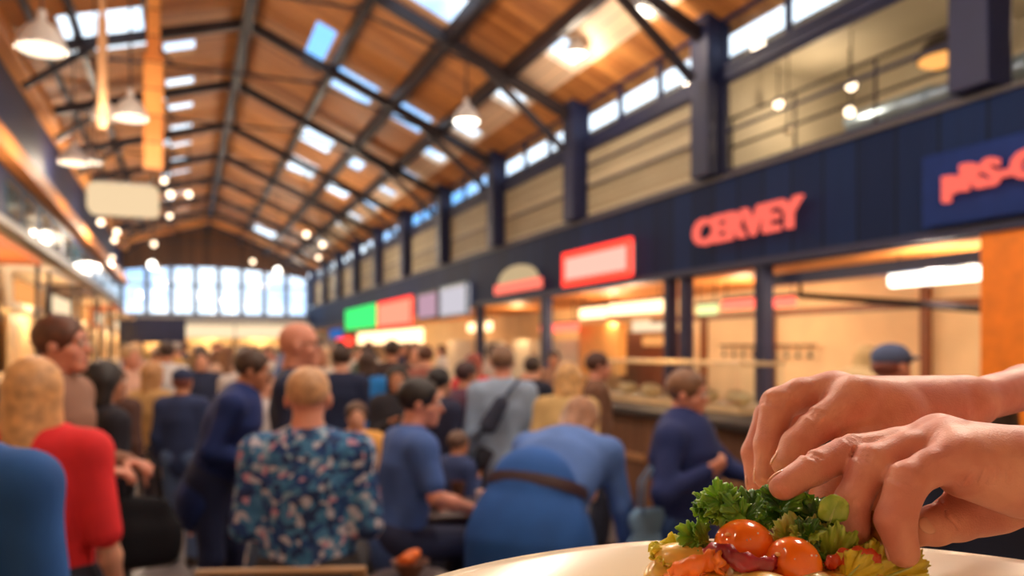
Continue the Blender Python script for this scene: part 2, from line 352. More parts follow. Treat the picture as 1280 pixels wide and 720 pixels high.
# blinds in all bays except the lit gallery room of the first one; window frames
for k in range(1, 11):
    y0, y1 = BAYS[k]+.24, BAYS[k+1]-.24
    g = MB().box(XR+.06, XR+.1, y0, y1, zf1+.06, zb0-.02); 
    if k >= 2: struct(g.build('window_%d' % (k+3), M_blind))
    fr = MB()
    for a, b, c, d in ((y0, y0+.07, zf1+.06, zb0-.06), (y1-.07, y1, zf1+.06, zb0-.06), (y0, y1, zb0-.12, zb0-.06), (y0, y1, zf1+.06, zf1+.12)): fr.box(XR, XR+.05, a, b, c, d)
    fr.box(XR, XR+.03, y0, y1, 5.05, 5.09)
    if k == 2: fr.box(XR, XR+.03, y0, y1, 5.5, 5.54)
    struct(fr.build('trim_%d' % (k+10), M_navy))
# gallery room behind the first bays
struct(MB().box(XR+2.9, XR+3.0, 1.3, 10.85, zf1, zb0+.3).box(XR+.25, XR+2.9, 1.3, 1.4, zf1, zb0+.3).box(XR+.25, XR+2.9, 10.75, 10.85, zf1, zb0+.3).build('wall_gallery', M_greige))
struct(MB().box(XR+.3, XR+3, 1.3, 10.85, zf1-.1, zf1).build('floor_gallery', M_greige)); struct(MB().box(XR+.2, XR+3, Y0, Y1, zb0+.3, zb0+.4).build('ceiling_gallery', M_greige))
gr = empty('gallery_railing', (XR+.25, 8.5, zf1), 'dark thin gallery railing inside the big upper window', 'railing')
for z in (.55, 1.02): MB().tube([(0, -2.2, z), (0, 2.2, z)], .025, 8).build('rail', M_steel, gr)
for i in range(4): MB().tube([(0, -2.2+4.4*i/3, 0), (0, -2.2+4.4*i/3, 1.02)], .022, 8).build('rail_post', M_steel, gr)
duct = empty('ventilation_duct', (XR+2.0, 8.6, zf1+.92), 'shiny grey ventilation duct inside the big upper window', 'duct')
MB().tube([(0, -1.7, 0), (0, 1.3, 0)], .17, 20).build('duct_pipe', mat('galvanised', (130, 150, 176), .3, .9, var=.15), duct, smooth='auto')
for yy in (-1.2, -.2, .8): MB().lathe([(.185, -.02), (.185, .02)], (0, 0, 0), 20).build('duct_collar', MATS['galvanised'], duct).matrix_local = Matrix.Translation((0, yy, 0)) @ Matrix.Rotation(math.pi/2, 4, 'X')
M_bulb = emi('warm bulb', (255, 226, 190), 5); M_white_lamp = emi('cool lamp', (255, 246, 232), 7)
for i, (px, py, X, lab) in enumerate(((973, 130, 9.0, 'left globe bulb'), (1064, 107, 9.0, 'upper middle globe bulb'), (1062, 140, 9.5, 'lower middle globe bulb'), (985, 163, 8.8, 'dim low globe bulb'))):
    p = onX(px, py, X); t = empty('globe_lamp', p, lab+' inside the upper gallery window', 'lamp', 'gallery globe lamps')
    MB().ball((0, 0, 0), .075).build('bulb', M_bulb if i < 3 else mat('dull globe', (205, 190, 165), .3), t, True); MB().tube([(0, 0, .07), (0, 0, zb0+.3-p.z)], .012, 6).build('cord', M_steel, t); MB().lathe([(.03, .06), (.03, .12)]).build('socket', M_steel, t)
p = onX(1186, 74, 10.2); t = empty('drum_pendant', p, 'large round pendant glowing orange underneath in upper window', 'lamp')
MB().lathe([(.42, 0), (.44, .02), (.34, .24), (.12, .36), (.02, .38)], n=36).build('lamp_shade', mat('dark shade', (52, 44, 44), .4), t, 'auto')
MB().lathe([(.4, -.015), (.4, .0)], n=36).build('diffuser', emi('orange glow', (255, 178, 96), 1.3), t); MB().tube([(0, 0, .37), (0, 0, zb0+.3-p.z)], .012, 6).build('cord', M_steel, t)
lamp('gallery_light', (XR+1.3, 9.8, 5.4), 80, (255, 225, 180), .15); lamp('gallery_light', (XR+1.3, 6.2, 5.5), 80, (255, 225, 180), .15)
# ---- left wall
struct(MB().box(XL-.2, XL, Y0, Y1, 4.45, ZEL+.1).build('wall_left', M_navy))
struct(MB().box(XL-.22, XL+.12, Y0, Y1, 4.3, 4.46).build('trim_6', M_sill))
struct(MB().box(XL-.35, XL-.2, Y0, Y1, 0, 4.4).build('wall_left_lower', M_cream))
M_teal = mat('teal glass', (44, 92, 108), .12, var=.35, scale=1.4, coat=.4)
wl = MB()
for y in BAYS:
    wl.box(XL-.01, XL+.02, y+.5, y+2.1, 4.65, 5.45).box(XL-.01, XL+.02, y+2.6, y+4.2, 4.65, 5.45)
struct(wl.build('window_15', M_teal))
M_or = mat('orange board', (224, 120, 60), .6, var=.15)
# left stall fronts
lf = [(8, 'cream', (240, 214, 178)), (13, 'orange', (224, 128, 70)), (17, 'pale', (236, 222, 200)), (22, 'brown', (104, 66, 46)), (27, 'cream', (244, 220, 186)), (33, 'orange', (232, 142, 82)), (39, 'white', (240, 228, 208)), (45, 'tan', (220, 180, 138))]
for i, (y, nm, c) in enumerate(lf):
    y = 9+5.6*i
    t = empty('market_stall', (XL+.1, y, 0), '%s-fronted market stall on the left wall, %s from the camera' % (nm, ordn[i]), 'market stall', 'stalls along the left wall')
    L = 4.2
    MB().box(0, .9, 0, L, 0, 1.05).build('counter', wood('stall counter boards', (86, 52, 34), (132, 84, 56), .2, 'Z', .5, 'Y'), t, bevel=.02)
    MB().box(-.02, .98, -.05, L+.05, 1.05, 1.12).build('worktop', mat('cream top', (226, 200, 164), .4), t)
    MB().box(0, .12, 0, L, 2.5, 3.3).build('sign_board', mat('board '+nm, c, .6), t)
    MB().box(.12, .16, .3, L-.3, 2.66, 3.14).build('glow_panel', emi('backlit cream', (255, 226, 184), 1.15) if i % 2 else emi('backlit orange', (255, 170, 96), 1.05), t)
    MB().box(.0, .9, 0, L, 3.3, 3.42).build('canopy', mat('canopy '+nm, c, .7), t)
    for yy in (.06, L-.06): MB().box(.8, .88, yy-.04, yy+.04, 1.12, 3.3).build('post', M_steel, t)
    MB().box(.0, .06, .2, L-.2, 1.12, 2.4).build('back_shelf', mat('lit shelf back', (244, 206, 152), .6), t)
    lamp('stall_light', (XL+.6, y+2.1, 2.35), 55, (255, 214, 160), .1)
# ---- end wall
ye = Y1
def gz(x): return 6.4+.6*(1-((x-XC)/6.6)**2)
struct(MB().box(XL-.3, XR, ye, ye+.2, 0, 3.75).box(XR, 11.6, ye, ye+.2, 0, 4.4).build('wall_end', mat('grey end wall', (168, 166, 166), .6, var=.05)))
gb = MB(); nn = 24
for i in range(nn):
    x0 = XL+(XR-XL)*i/nn; x1 = XL+(XR-XL)*(i+1)/nn
    a = [(x0, gz(x0)), (x1, gz(x1)), (x1, zr(x1)+.1), (x0, zr(x0)+.1)]
    gb.add([(x, ye, z) for x, z in a]+[(x, ye+.2, z) for x, z in a], [(0, 1, 2, 3), (7, 6, 5, 4), (0, 4, 5, 1), (1, 5, 6, 2), (2, 6, 7, 3), (3, 7, 4, 0)])
struct(gb.build('wall_end_gable', M_brown))
struct(MB().box(XL, XR, ye+.08, ye+.1, 3.75, 7.1).build('window_16', M_glass))
fr = MB()
for i in range(9):
    x = XL+(XR-XL)*i/8; ww = .16; fr.box(x-ww, x+ww, ye-.05, ye+.12, 3.75, gz(x)+.1)
for z, hw in ((5.75, .06), (3.8, .1)): fr.box(XL, XR, ye-.04, ye+.1, z-hw, z+hw)
struct(fr.build('trim_7', mat('blue grey frame', (84, 104, 140), .5)))
# lit truss near the end, with the row of glowing boards under it
tag(MB().beam((XL+.1, ye-7, zr(XL)-.9), (XC, ye-7, ZR-.75), .2, .3).beam((XR, ye-7, zr(XR)-.2), (XC, ye-7, ZR-.75), .2, .3).build('timber_arch', M_timber), 'pale timber rafter pair close to the far end wall', 'roof beam')
bs = empty('banner_board', onP(187, 413, (0, ye-3.4, 0), (0, 1, 0)), 'navy hanging board below the far windows', 'sign')
MB().box(-2.05, 2.05, -.05, .05, -.75, .75).build('board', M_navy, bs, bevel=.05); MB().box(-2.1, 2.1, -.07, .07, .75, .85).build('top_rail', M_sill, bs)
for s in (-1.9, 1.9): MB().tube([(s, 0, .85), (s, 0, 4.4)], .02, 6).build('wire', M_steel, bs)
for i, (x, c, nm) in enumerate(((-3.3, 'backlit cream', 'leftmost'), (-.1, 'backlit cream', 'second from the left'), (3.1, 'backlit cream', 'third from the left'), (6.3, 'backlit cream', 'rightmost'))):
    t = empty('market_stall', (x+.0, ye-2.4, 0), 'far stall with lamplight painted into its cream fascia, %s at the end wall' % nm, 'market stall', 'stalls at the end wall')
    L = 3.1 if i < 3 else 1.6; MB().box(0, L, 0, .8, 0, 1.05).build('counter', MATS['stall counter boards'], t); MB().box(0, L, 0, .12, 2.3, 3.1).build('glow_panel', MATS['backlit cream'], t)  # lamplight on the cream fascia is put into its colour as emission
    MB().box(0, L, 1.9, 2.0, 1.1, 2.3).build('back_shelf', MATS['lit shelf back'], t); MB().box(-.05, L+.05, -.05, 2, 3.1, 3.2).build('canopy', M_sill, t)
    for xx in (.05, L-.05): MB().box(xx-.05, xx+.05, 0, .1, 1.05, 2.3).build('post', M_steel, t)
    lamp('stall_light', (x+L/2, ye-1.4, 2.2), 90, (255, 214, 160), .1)
for x in (-1.5, 5.5): lamp('end_fill_light', (x, ye-5, 6.2), 420, (255, 238, 216), .3)  # added fill lights and pendants, brightening the otherwise dark end wall
for i, x in enumerate((-1.5, 5.5)):
    e = empty('pendant_lamp', (x, ye-5, 6.35), '%s one of two pendants added to light the end wall below the windows' % ('left', 'right')[i], 'lamp', 'added end wall fill pendants'); MB().lathe([(.3, 0), (.28, .12), (.1, .3), (.03, .4)], n=20).build('lamp_shade', M_sill, e, 'auto'); MB().lathe([(.27, -.01), (.27, .0)], n=20).build('diffuser', M_bulb, e); MB().tube([(0, 0, .38), (0, 0, zr(x)-6.35)], .02, 6).build('cord', M_steel, e)
# ---- back wall behind the camera
struct(MB().box(XL-.3, 13, Y0-.2, Y0, 0, ZR).build('wall_back', M_cream))
# ---- right stalls under the fascia
struct(MB().box(11.4, 11.5, Y0, Y1, 0, 3.0).build('wall_stall_back', M_cream))
struct(MB().box(XR+.25, 11.4, Y0, Y1, zf0+.02, zf0+.1).build('ceiling_stalls', M_timber))
struct(MB().box(XR-.06, XR+.0, Y0, Y1, zf0-.0, zf0+.1).build('trim_8', M_navy))
a = onX(950, 353, 8.5); tag(MB().beam((8.5, 3, a.z), (8.5, a.y, a.z), .14, .17).build('stall_header_beam', mat('blue header', (40, 58, 104), .4)), 'blue header beam under the wooden soffit of the near right stall', 'beam')
for i, (px, wd, c, lab) in enumerate(((955, .2, M_navy, 'slim navy post right of the woman in the navy coat'), (838, .16, M_navy, 'left one of the paired dark posts behind the navy-coated woman'), (858, .16, M_navy, 'right one of the paired dark posts behind the navy-coated woman'), (683, .3, M_navy, 'dark post left of the yellow stall panel'), (600, .3, M_navy, 'distant dark post right of the light menu screens'))):
    p = onX(px, 435, 8.15); tag(MB().box(-.1, .1, -wd/2, wd/2, 0, zf0).build('stall_post', c, bevel=.01), lab, 'post', 'posts of the right stalls').location = (8.15, p.y, 0)
p = onX(1275, 435, 8.15)
tag(MB().box(-.15, .15, -.35, .35, 0, zf0).build('orange_pillar', mat('orange pillar paint', (236, 128, 10), .5), bevel=.02), 'bright orange square pillar at the right edge', 'pillar').location = (8.15, p.y, 0)
pa, pb = onX(1000, 369, 9.4), onX(1250, 388, 8.9); tag(MB().tube([pa, pb], .05, 8).tube([(pa.x, pa.y, pa.z), (pa.x, pa.y, zf0+.005)], .03, 8).build('brace_bar', mat('matte black', (20, 16, 18), .95, spec=.05)), 'thin dark sloping bar under the right stall soffit', 'bar')
def strip(px0, py0, px1, py1, hpx, X, m, label, cat='light', group='fluorescent lights of the right stalls', nm='light_tube', power=0, colr=(255, 232, 204)):
    a, b = onX(px0, py0, X), onX(px1, py1, X); z = (a.z+b.z)/2; L = abs(a.y-b.y)/2; y = (a.y+b.y)/2
    hh = hpx/1000*(a-CAMP).dot(FW)/2*1.0
    t = empty(nm, (X, y, z), label, cat, group)
    MB().box(-.06, .06, -L, L, -hh, hh).build('diffuser', m, t, bevel=min(.05, hh*.8)); MB().box(-.05, .07, -L*1.02, L*1.02, hh, hh+.05).build('housing', M_steel, t)
    if zf0-z > .2:
        for s in (-.8, .8): MB().tube([(0, s*L, hh+.04), (0, s*L, zf0-z)], .012, 6).build('hanger', M_steel, t)
    if power: lamp('tube_light', (X-.1, y, z-hh-.12), power, colr, .12)
    return t
M_tube = emi('white tube', (255, 244, 226), 4); M_wtube = emi('warm tube', (255, 214, 160), 3.2); M_red = emi('red neon', (255, 60, 44), 2.6); M_pinkneon = emi('pale red neon', (255, 104, 84), 2.4)
strip(1112, 349, 1244, 341, 17, 8.9, M_tube, 'white fluorescent light box nearest the orange pillar', power=130)
strip(762, 388, 832, 381, 14, 8.7, M_wtube, 'long warm fluorescent tube over the yellow panelled stall', power=110)
strip(726, 393, 758, 389, 13, 8.7, M_wtube, 'short warm tube left of the long warm one', power=30)
strip(904, 381, 948, 379, 12, 9.2, M_pinkneon, 'red neon strip left of the slim navy post', 'neon light', 'red neon strips'); strip(958, 379, 994, 377, 12, 9.2, M_pinkneon, 'red neon strip right of the slim navy post', 'neon light', 'red neon strips')
strip(872, 388, 896, 386, 12, 9.2, emi('pale green lamp', (226, 236, 160), 1.6), 'pale green lit sign beside the paired posts', 'light')
strip(676, 411, 722, 409, 10, 9.2, M_pinkneon, 'red neon strip left of the yellow panel', 'neon light', 'red neon strips')
strip(448, 425, 528, 417, 14, 8.6, M_wtube, 'distant warm light strip below the green sign', power=90)
strip(586, 410, 614, 407, 11, 8.8, M_wtube, 'distant small warm lamp below the menu screens')
strip(422, 428, 440, 425, 10, 8.3, M_red, 'distant small red strip left of the warm light strip', 'neon light', 'red neon strips')
lamp('stall_light', (9.3, 7.2, 2.3), 85, (255, 224, 186), .12); lamp('stall_light', (9.6, 17, 2.3), 85, (255, 222, 182), .12); lamp('stall_light', (9.6, 23, 2.3), 85, (255, 214, 160), .12); lamp('stall_light', (9.6, 31, 2.3), 85, (255, 214, 160), .12); lamp('stall_light', (9.6, 12.2, 2.3), 90, (255, 220, 178), .12); lamp('stall_light', (9.6, 40, 2.3), 70, (255, 214, 160), .12)
# back-wall panels, frames, signs inside the near stalls
fr = MB()
for px in (1158, 1247, 965, 880):
    p = onX(px, 435, 11.36); fr.box(11.3, 11.4, p.y-.08, p.y+.08, 0, 2.7)
fr.box(11.3, 11.4, 3, 18, 2.28, 2.4); struct(fr.build('trim_9', mat('brown frame wood', (126, 70, 34), .5)))
def onwall(nm, px0, py0, px1, py1, X, th, m, label, cat, group=None):
    a, b = onX(px0, (py0+py1)/2, X), onX(px1, (py0+py1)/2, X); k = (onX((px0+px1)/2, 435, X)-CAMP).dot(FW)/1000
    z1 = CAMP.z+(435-py0)*k; z0 = CAMP.z+(435-py1)*k; y0, y1 = sorted((a.y, b.y))
    o = MB().box(0, th, -(y1-y0)/2, (y1-y0)/2, -(z1-z0)/2, (z1-z0)/2).build(nm, m, bevel=.01); o.location = (X, (y0+y1)/2, (z0+z1)/2)
    return tag(o, label, cat, group)
onwall('wall_panel', 724, 405, 772, 468, 9.6, .25, mat('yellow panel', (236, 168, 88), .6), 'tall yellow ochre panel inside the mid right stall', 'panel')
sh = onwall('dark_cabinet', 776, 415, 832, 585, 10.8, .4, mat('brown cabinet', (120, 66, 34), .5), 'brown cabinet right of the yellow panel', 'cabinet')
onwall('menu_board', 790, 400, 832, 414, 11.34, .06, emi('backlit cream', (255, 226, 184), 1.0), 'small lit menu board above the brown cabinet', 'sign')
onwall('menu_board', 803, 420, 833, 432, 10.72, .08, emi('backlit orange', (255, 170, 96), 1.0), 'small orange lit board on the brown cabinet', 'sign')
for i, (x0, x1) in enumerate(((640, 664), (668, 680), (690, 722), (560, 590), (598, 628))):
    onwall('partition_board', x0, 425, x1, 435+1600*((.3793+.9253*((x0+x1)/2-640)/1000)/9.8), 9.8, .1, mat('pale lit panel', (226, 214, 190), .6), 'pale upright stall panel, %s counted leftward from the yellow one' % ['third', 'second', 'first', 'fifth', 'fourth'][i], 'panel', 'pale panels in distant right stalls')
# hanging utensils on a rail on the cream wall
ra, rb = onX(900, 432, 11.2), onX(1020, 432, 11.2)
t = empty('utensil_rail', (11.2, (ra.y+rb.y)/2, ra.z), 'dark rail fixed to the cream wall beyond the navy post', 'rail'); L = abs(ra.y-rb.y)/2; tz = t.location.z
MB().tube([(0, -L, 0), (0, L, 0)], .02, 8).build('rail_bar', M_steel, t)
for i in range(9):
    yy = t.location.y-L+.15+i*(2*L-.3)/8; o = MB().tube([(0, 0, -.02), (0, 0, -.16)], .01, 6).ball((0, 0, -.2), .07, 10, (.4, 1, .8)).build('ladle', M_steel, smooth='auto'); o.location = (11.2, yy, tz)
    tag(o, 'dark metal ladle hanging from the rail on the cream wall', 'ladle', 'ladles on the wall rail')
# ---- signs on the fascia
M_redletter = emi('red letter glow', (255, 108, 92), 1.15); M_pinkface = emi('pink sign face', (255, 206, 186), 1.0); M_dkboard = mat('blue sign board', (20, 46, 110), .6, var=.1, spec=.15)
def sign(px0, py0, px1, py1, hpx, X, label, board=None, edge=None, txt=None, tm=None, nm='neon_sign', th=.1, fill=.92, grow=0, brd=0):
    """px0,py0 / px1,py1: mid-height of the left and right ends; hpx mean height"""
    a, b = onX(px0, py0, X), onX(px1, py1, X); k = ((a+b)/2-CAMP).dot(FW)/1000; y = (a.y+b.y)/2; z = (a.z+b.z)/2; H = hpx*k; L = abs(a.y-b.y)
    t = empty(nm, (X, y, z), label, 'sign', 'signs on the right fascia')
    if board is not None: MB().box(-th*.2, th, -L/2, L/2, -H/2, H/2).build('sign_face', board, t, bevel=.02)
    if edge is not None:
        m = MB()
        for z_ in (-H/2, H/2): m.box(-th*.35, th*.3, -L/2-brd, L/2+brd, z_-brd, z_+brd)
        for y_ in (-L/2, L/2): m.box(-th*.35, th*.3, y_-brd, y_+brd, -H/2, H/2)
        m.build('neon_border', edge, t)
    if txt:
        me = text_mesh(txt, 1, .04, grow); o = bpy.data.objects.new('lettering', me); COL.objects.link(o); me.materials.append(tm)
        vx = [v.co.x for v in me.vertices]; vy = [v.co.y for v in me.vertices]; wv = max(vx)-min(vx); hv = max(vy)-min(vy); cx = (max(vx)+min(vx))/2; cy = (max(vy)+min(vy))/2
        for v in me.vertices: v.co.x = (v.co.x-cx)*L*fill/wv; v.co.y = (v.co.y-cy)*H*fill/hv
        # text x -> world -Y (seen from the hall side reading left to right), text y -> Z, text z -> -X
        o.parent = t; o.matrix_local = Matrix(((0, 0, -1, -th*.2-.02), (-1, 0, 0, 0), (0, 1, 0, 0), (0, 0, 0, 1)))
    return t
XS = 7.86
sign(870, 291, 1006, 265, 36, XS, 'red channel-letter sign in the middle of the fascia', txt='CERVEY', tm=M_redletter, grow=.03, fill=1)
sign(1183, 232, 1345, 199, 46, XS-.08, 'pale red lettering on a blue board at the right edge', txt='pRS-GA', tm=M_redletter, grow=.035, fill=1)
tb = sign(1153, 240, 1350, 203, 98, XS-.02, 'large blue board carrying the pale red lettering', board=M_dkboard, nm='sign_board', th=.08)
sign(706, 337, 787, 322, 36, XS, 'glowing pink rectangular sign with a red rim', board=M_pinkface, edge=M_red, brd=.07)
# oval-topped sign
a, b = onX(618, 361, XS), onX(674, 354, XS); L = abs(a.y-b.y); t = empty('neon_sign', (XS, (a.y+b.y)/2, (a.z+b.z)/2), 'small sign with a curved cream top and red base', 'sign', 'signs on the right fascia')
MB().box(-.02, .1, -L/2, L/2, -.14, .12).build('sign_base', emi('pink red base', (255, 120, 100), 1.4), t, bevel=.03)
v = [(x, L*.42*math.cos(math.pi*i/12), .12+.42*math.sin(math.pi*i/12)) for x in (0, .1) for i in range(13)]
MB().add(v, [tuple(range(13)), tuple(range(25, 12, -1))]+[(i, i+13, i+14, i+1) for i in range(12)]+[(0, 12, 25, 13)]).build('sign_crown', emi('cream crown', (226, 196, 150), .8), t)
sign(432, 400, 468, 394, 27, XS, 'bright green lit sign far down the fascia', board=emi('green sign', (70, 240, 120), 1.3))
sign(473, 394, 514, 389, 31, XS, 'pale red lit sign beside the green one', board=emi('salmon sign', (255, 160, 130), 1.2), edge=M_red, brd=.06)
sign(523, 384, 547, 380, 32, XS, 'left pinkish menu screen of the pair on the fascia', board=emi('pink screen', (214, 170, 190), .85), edge=M_steel, brd=.05, nm='menu_screen')
sign(551, 379, 584, 373, 37, XS, 'right whiter menu screen of the pair on the fascia', board=emi('white screen', (222, 216, 226), .9), edge=mat('teal rim', (70, 110, 130), .4), brd=.05, nm='menu_screen')
sign(412, 418, 426, 416, 12, XS, 'tiny blue sign at the far end of the fascia', board=emi('blue screen', (60, 120, 200), .8))
# ---- freestanding counter on the right with a glass display
ct = empty('serving_counter', (4.3, 5.2, 0), 'brown boarded serving counter behind the woman in navy', 'counter')
MB().box(-.4, .4, -2.9, 2.6, .08, 1.0).build('counter_body', wood('counter boards', (96, 62, 44), (140, 96, 66), .16, 'Z', .5, 'Y'), ct, bevel=.01)
MB().box(-.5, .45, -3.0, 2.7, 1.0, 1.07).build('worktop', mat('dark worktop', (44, 36, 36), .55), ct, bevel=.015); MB().box(-.34, .36, -2.85, 2.55, 0, .08).build('plinth', M_steel, ct)
for yy in (-1.4, 0, 1.4): MB().box(-.43, -.4, yy-.3, yy+.3, .58, .64).build('shelf_lip', mat('tan edge', (190, 140, 96), .5), ct)
dc = empty('display_case', (4.45, 6.6, 1.07), 'glass display case of pale pastries on the serving counter', 'display case')
MB().box(-.2, .25, -1.2, 1.2, 0, .06).build('case_base', mat('pale base', (226, 196, 150), .5), dc); MB().box(-.22, .27, -1.22, 1.22, .4, .43).build('case_top', MATS['pale base'], dc)
MB().box(-.21, -.2, -1.2, 1.2, .06, .4).build('front_glass', M_glass, dc)
for yy in (-1.2, 1.2): MB().box(-.2, .25, yy-.01, yy+.01, .06, .4).build('side_glass', M_glass, dc)
lamp('case_light', (4.2, 6.6, 1.8), 30, (255, 210, 150), .05)
M_bun = mat('pastry', (240, 206, 150), .6, var=.2, scale=20)
for i in range(10):
    o = MB().ball((0, 0, .062), .1, 14, (1, 1.05, .62)).build('bread_roll', M_bun, smooth=True); o.location = (4.42+.12*(i % 2)-.03, 5.55+i*.235, 1.131)
    tag(o, 'pale round bread roll inside the display case', 'bread roll', 'rolls in the display case')
M_jar = mat('cream jar', (244, 216, 170), .35)
for i in range(8):
    o = MB().lathe([(.001, 0), (.06, 0), (.065, .1), (.05, .16), (.03, .2), (.001, .2)], n=16).build('storage_jar', M_jar, smooth='auto'); o.location = (4.4+.1*(i % 2), 2.6+i*.33, 1.07)
    tag(o, 'cream jar standing in the row right of the display case', 'jar', 'cream jars on the counter')
# ---- hanging timber posts, lantern, pendants
for px, py, t_, ww, m, lab in ((192, 215, 15., .34, M_timber, 'thick orange timber post hanging from the roof'), (128, 160, 13.5, .14, mat('pale timber', (226, 176, 130), .6), 'thinner pale timber post left of the orange one')):
    p = at(px, py, t_); zt = zr(p.x)-.02; e = empty('hanging_post', (p.x, p.y, p.z), lab, 'post'); H = zt-p.z
    MB().box(-ww/2, ww/2, -ww/2, ww/2, 0, H*.5).build('lower_post', m, e, bevel=.02); MB().box(-ww/3, ww/3, -ww/3, ww/3, H*.5, H).build('upper_post', m, e, bevel=.01)
p = at(155, 251, 15.5); e = empty('drum_lantern', p, 'wide cream rectangular lantern hanging at left', 'lamp'); 
MB().box(-.62, .62, -.35, .35, -.27, .27).build('lamp_shade', emi('cream lantern', (255, 222, 176), .95), e, bevel=.09); MB().box(-.5, .5, -.25, .25, .27, .31).build('top_plate', M_sill, e)
for s in (-.5, .5): MB().tube([(s, 0, .3), (s, 0, zr(p.x+s)-p.z)], .015, 6).build('cord', M_steel, e)
lamp('lantern_light', p+Vector((0, 0, -.5)), 70, (255, 214, 160), .2)
M_shade = mat('white enamel', (206, 200, 196), .4, var=.05)
pend = [(52, 62, 9.5, .27, 1, 'large white dome pendant at the upper left corner'), (163, 148, 13, .26, 1, 'white dome pendant right of the pale timber post'), (131, 148, 15, .24, 0, 'grey dome pendant left of the pale timber post end'), (92, 204, 17, .3, 1, 'cream glowing pendant above the left timber purlin'), (112, 203, 24, .34, 1, 'smaller cream pendant next to the left timber purlin'),
        (720, 68, 15, .19, 2, 'bright small pendant against the pale roof strip'), (583, 152, 16, .26, 2, 'bright flared pendant in the middle of the right roof slope'), (802, 14, 13, .22, 2, 'pendant at the top edge near the clerestory')]
for (px, py, t_, r, kind, lab) in pend:
    p = at(px, py, t_); e = empty('pendant_lamp', p, lab, 'lamp', 'dome pendants')
    MB().lathe([(r, 0), (r*1.02, .02), (r*.92, .12), (r*.6, .26), (r*.25, .33), (.05, .36), (.05, .46)], n=32).build('lamp_shade', M_shade, e, 'auto')
    MB().lathe([(r*.94, -.012), (r*.94, 0.004)], n=32).build('diffuser', (M_white_lamp if kind else M_shade) if kind != 1 else emi('soft lamp', (255, 236, 206), 2.2), e)
    MB().tube([(0, 0, .45), (0, 0, max(.5, zr(p.x)-p.z))], .018, 6).build('cord', M_steel, e)
    if kind: lamp('pendant_light', p+Vector((0, 0, -.3)), 230 if kind == 1 else 60, (255, 232, 204), .15)
glob = [(143, 300, 34), (140, 322, 40), (192, 305, 32), (190, 331, 30), (146, 290, 30), (316, 327, 40), (347, 338, 36), (383, 293, 30), (403, 306, 34), (236, 243, 28), (213, 243, 26), (126, 278, 28), (205, 226, 30), (212, 270, 36), (398, 322, 42), (148, 338, 46)]
for i, (px, py, t_) in enumerate(glob):
    p = at(px, py, t_); e = empty('globe_pendant', p, 'distant round globe pendant hanging under the far roof', 'lamp', 'distant globe pendants')
    MB().ball((0, 0, 0), .15 if i in (3, 6) else .11, 14).build('globe', M_bulb if i not in (3, 6) else M_white_lamp, e, True); MB().tube([(0, 0, .1), (0, 0, zr(p.x)-p.z)], .02, 6).build('cord', M_steel, e)
    if i in (1, 4, 5, 7): lamp('globe_light', p+Vector((0, 0, -.35)), 420, (255, 232, 204), .2)

for i, (x, y, z, pw) in enumerate(((-1.6, 1.2, 4.3, 60), (1.2, 3.6, 4.6, 170), (3.6, 6.6, 6.0, 190), (-.6, 6.4, 6.2, 230), (2.4, 1.9, 4.2, 120), (5.4, 3.4, 4.8, 180), (1.6, 10.5, 8.0, 260), (1.35, .95, 3.0, 34))):  # unseen pendants added to throw fill light on the hands and near crowd
    e = empty('pendant_lamp', (x, y, z), 'added white dome pendant, out of frame, lighting the near aisle, %s of eight' % ordn[i], 'lamp', 'added aisle fill pendants')
    r = .2; MB().lathe([(r, 0), (r*1.02, .02), (r*.92, .12), (r*.6, .26), (r*.25, .33), (.05, .36), (.05, .46)], n=28).build('lamp_shade', M_shade, e, 'auto')
    MB().lathe([(r*.94, -.012), (r*.94, .004)], n=28).build('diffuser', MATS['soft lamp'], e); MB().tube([(0, 0, .45), (0, 0, zr(x)-z)], .014, 6).build('cord', M_steel, e)
    lamp('pendant_light', (x, y, z-.12), pw, (255, 234, 212), .12)
# ================================================================ people
V3 = Vector
def skinmat(name, c): return mat('skin '+name, c, .5, var=.06, scale=9, sss=.15, space='Object')
SK = {'fair': skinmat('fair', (226, 168, 142)), 'pink': skinmat('pink', (214, 146, 124)), 'tan': skinmat('tan', (196, 134, 104)), 'brown': skinmat('brown', (132, 86, 62))}
def hairmat(c): return mat('hair %d %d %d' % c, c, .5, var=.35, scale=28)
def cloth(c, nm='cloth'):
    return mat('%s %d %d %d' % ((nm,)+tuple(c)), c, .85, var=.14, scale=7, bump=.3)
M_eye = mat('eye white', (226, 220, 214), .2); M_lips = mat('lips', (176, 92, 84), .4)
M_shoe = mat('shoe leather', (34, 28, 28), .5)
def add_hand(s, w, d, n, side, curl=.5, sc=1., k=.008):
    """w wrist, d towards the fingers, n out of the palm, side +1/-1 where the thumb is along d x n"""
    w, d, n = V3(w), V3(d).normalized(), V3(n); n = (n-d*n.dot(d)).normalized(); sd = d.cross(n)*side
    s.cone(w-d*.01, w+d*.045*sc, .026*sc, .034*sc, k, n, .55); s.cone(w+d*.04*sc, w+d*.08*sc, .036*sc, .036*sc, k, n, .42)
    for i, (o, L) in enumerate(((.029, .068), (.0095, .077), (-.0105, .072), (-.029, .056))):
        p = w+d*(.086-.004*abs(i-1))*sc+sd*o*sc; a = curl*.5; q = [p-d*.012*sc]
        for f in (.46, .30, .24):
            q.append(p); dd = (d*math.cos(a)+n*math.sin(a)+sd*o*1.2*(1-curl)).normalized(); p = p+dd*L*f*sc; a += curl*.9
        q.append(p); s.chain(q, [.0105*sc, .0105*sc, .0098*sc, .009*sc, .008*sc], .003)
    p = w+d*.022*sc+sd*.026*sc; q = [p, p+(d*.6+sd*.75+n*.35)*.04*sc]; q.append(q[-1]+(d*.85+sd*.3+n*.4).normalized()*.03*sc); q.append(q[-1]+(d*.95+n*(.2+curl*.4)).normalized()*.024*sc)
    s.chain(q, [.016*sc, .0125*sc, .0105*sc, .009*sc], .006)
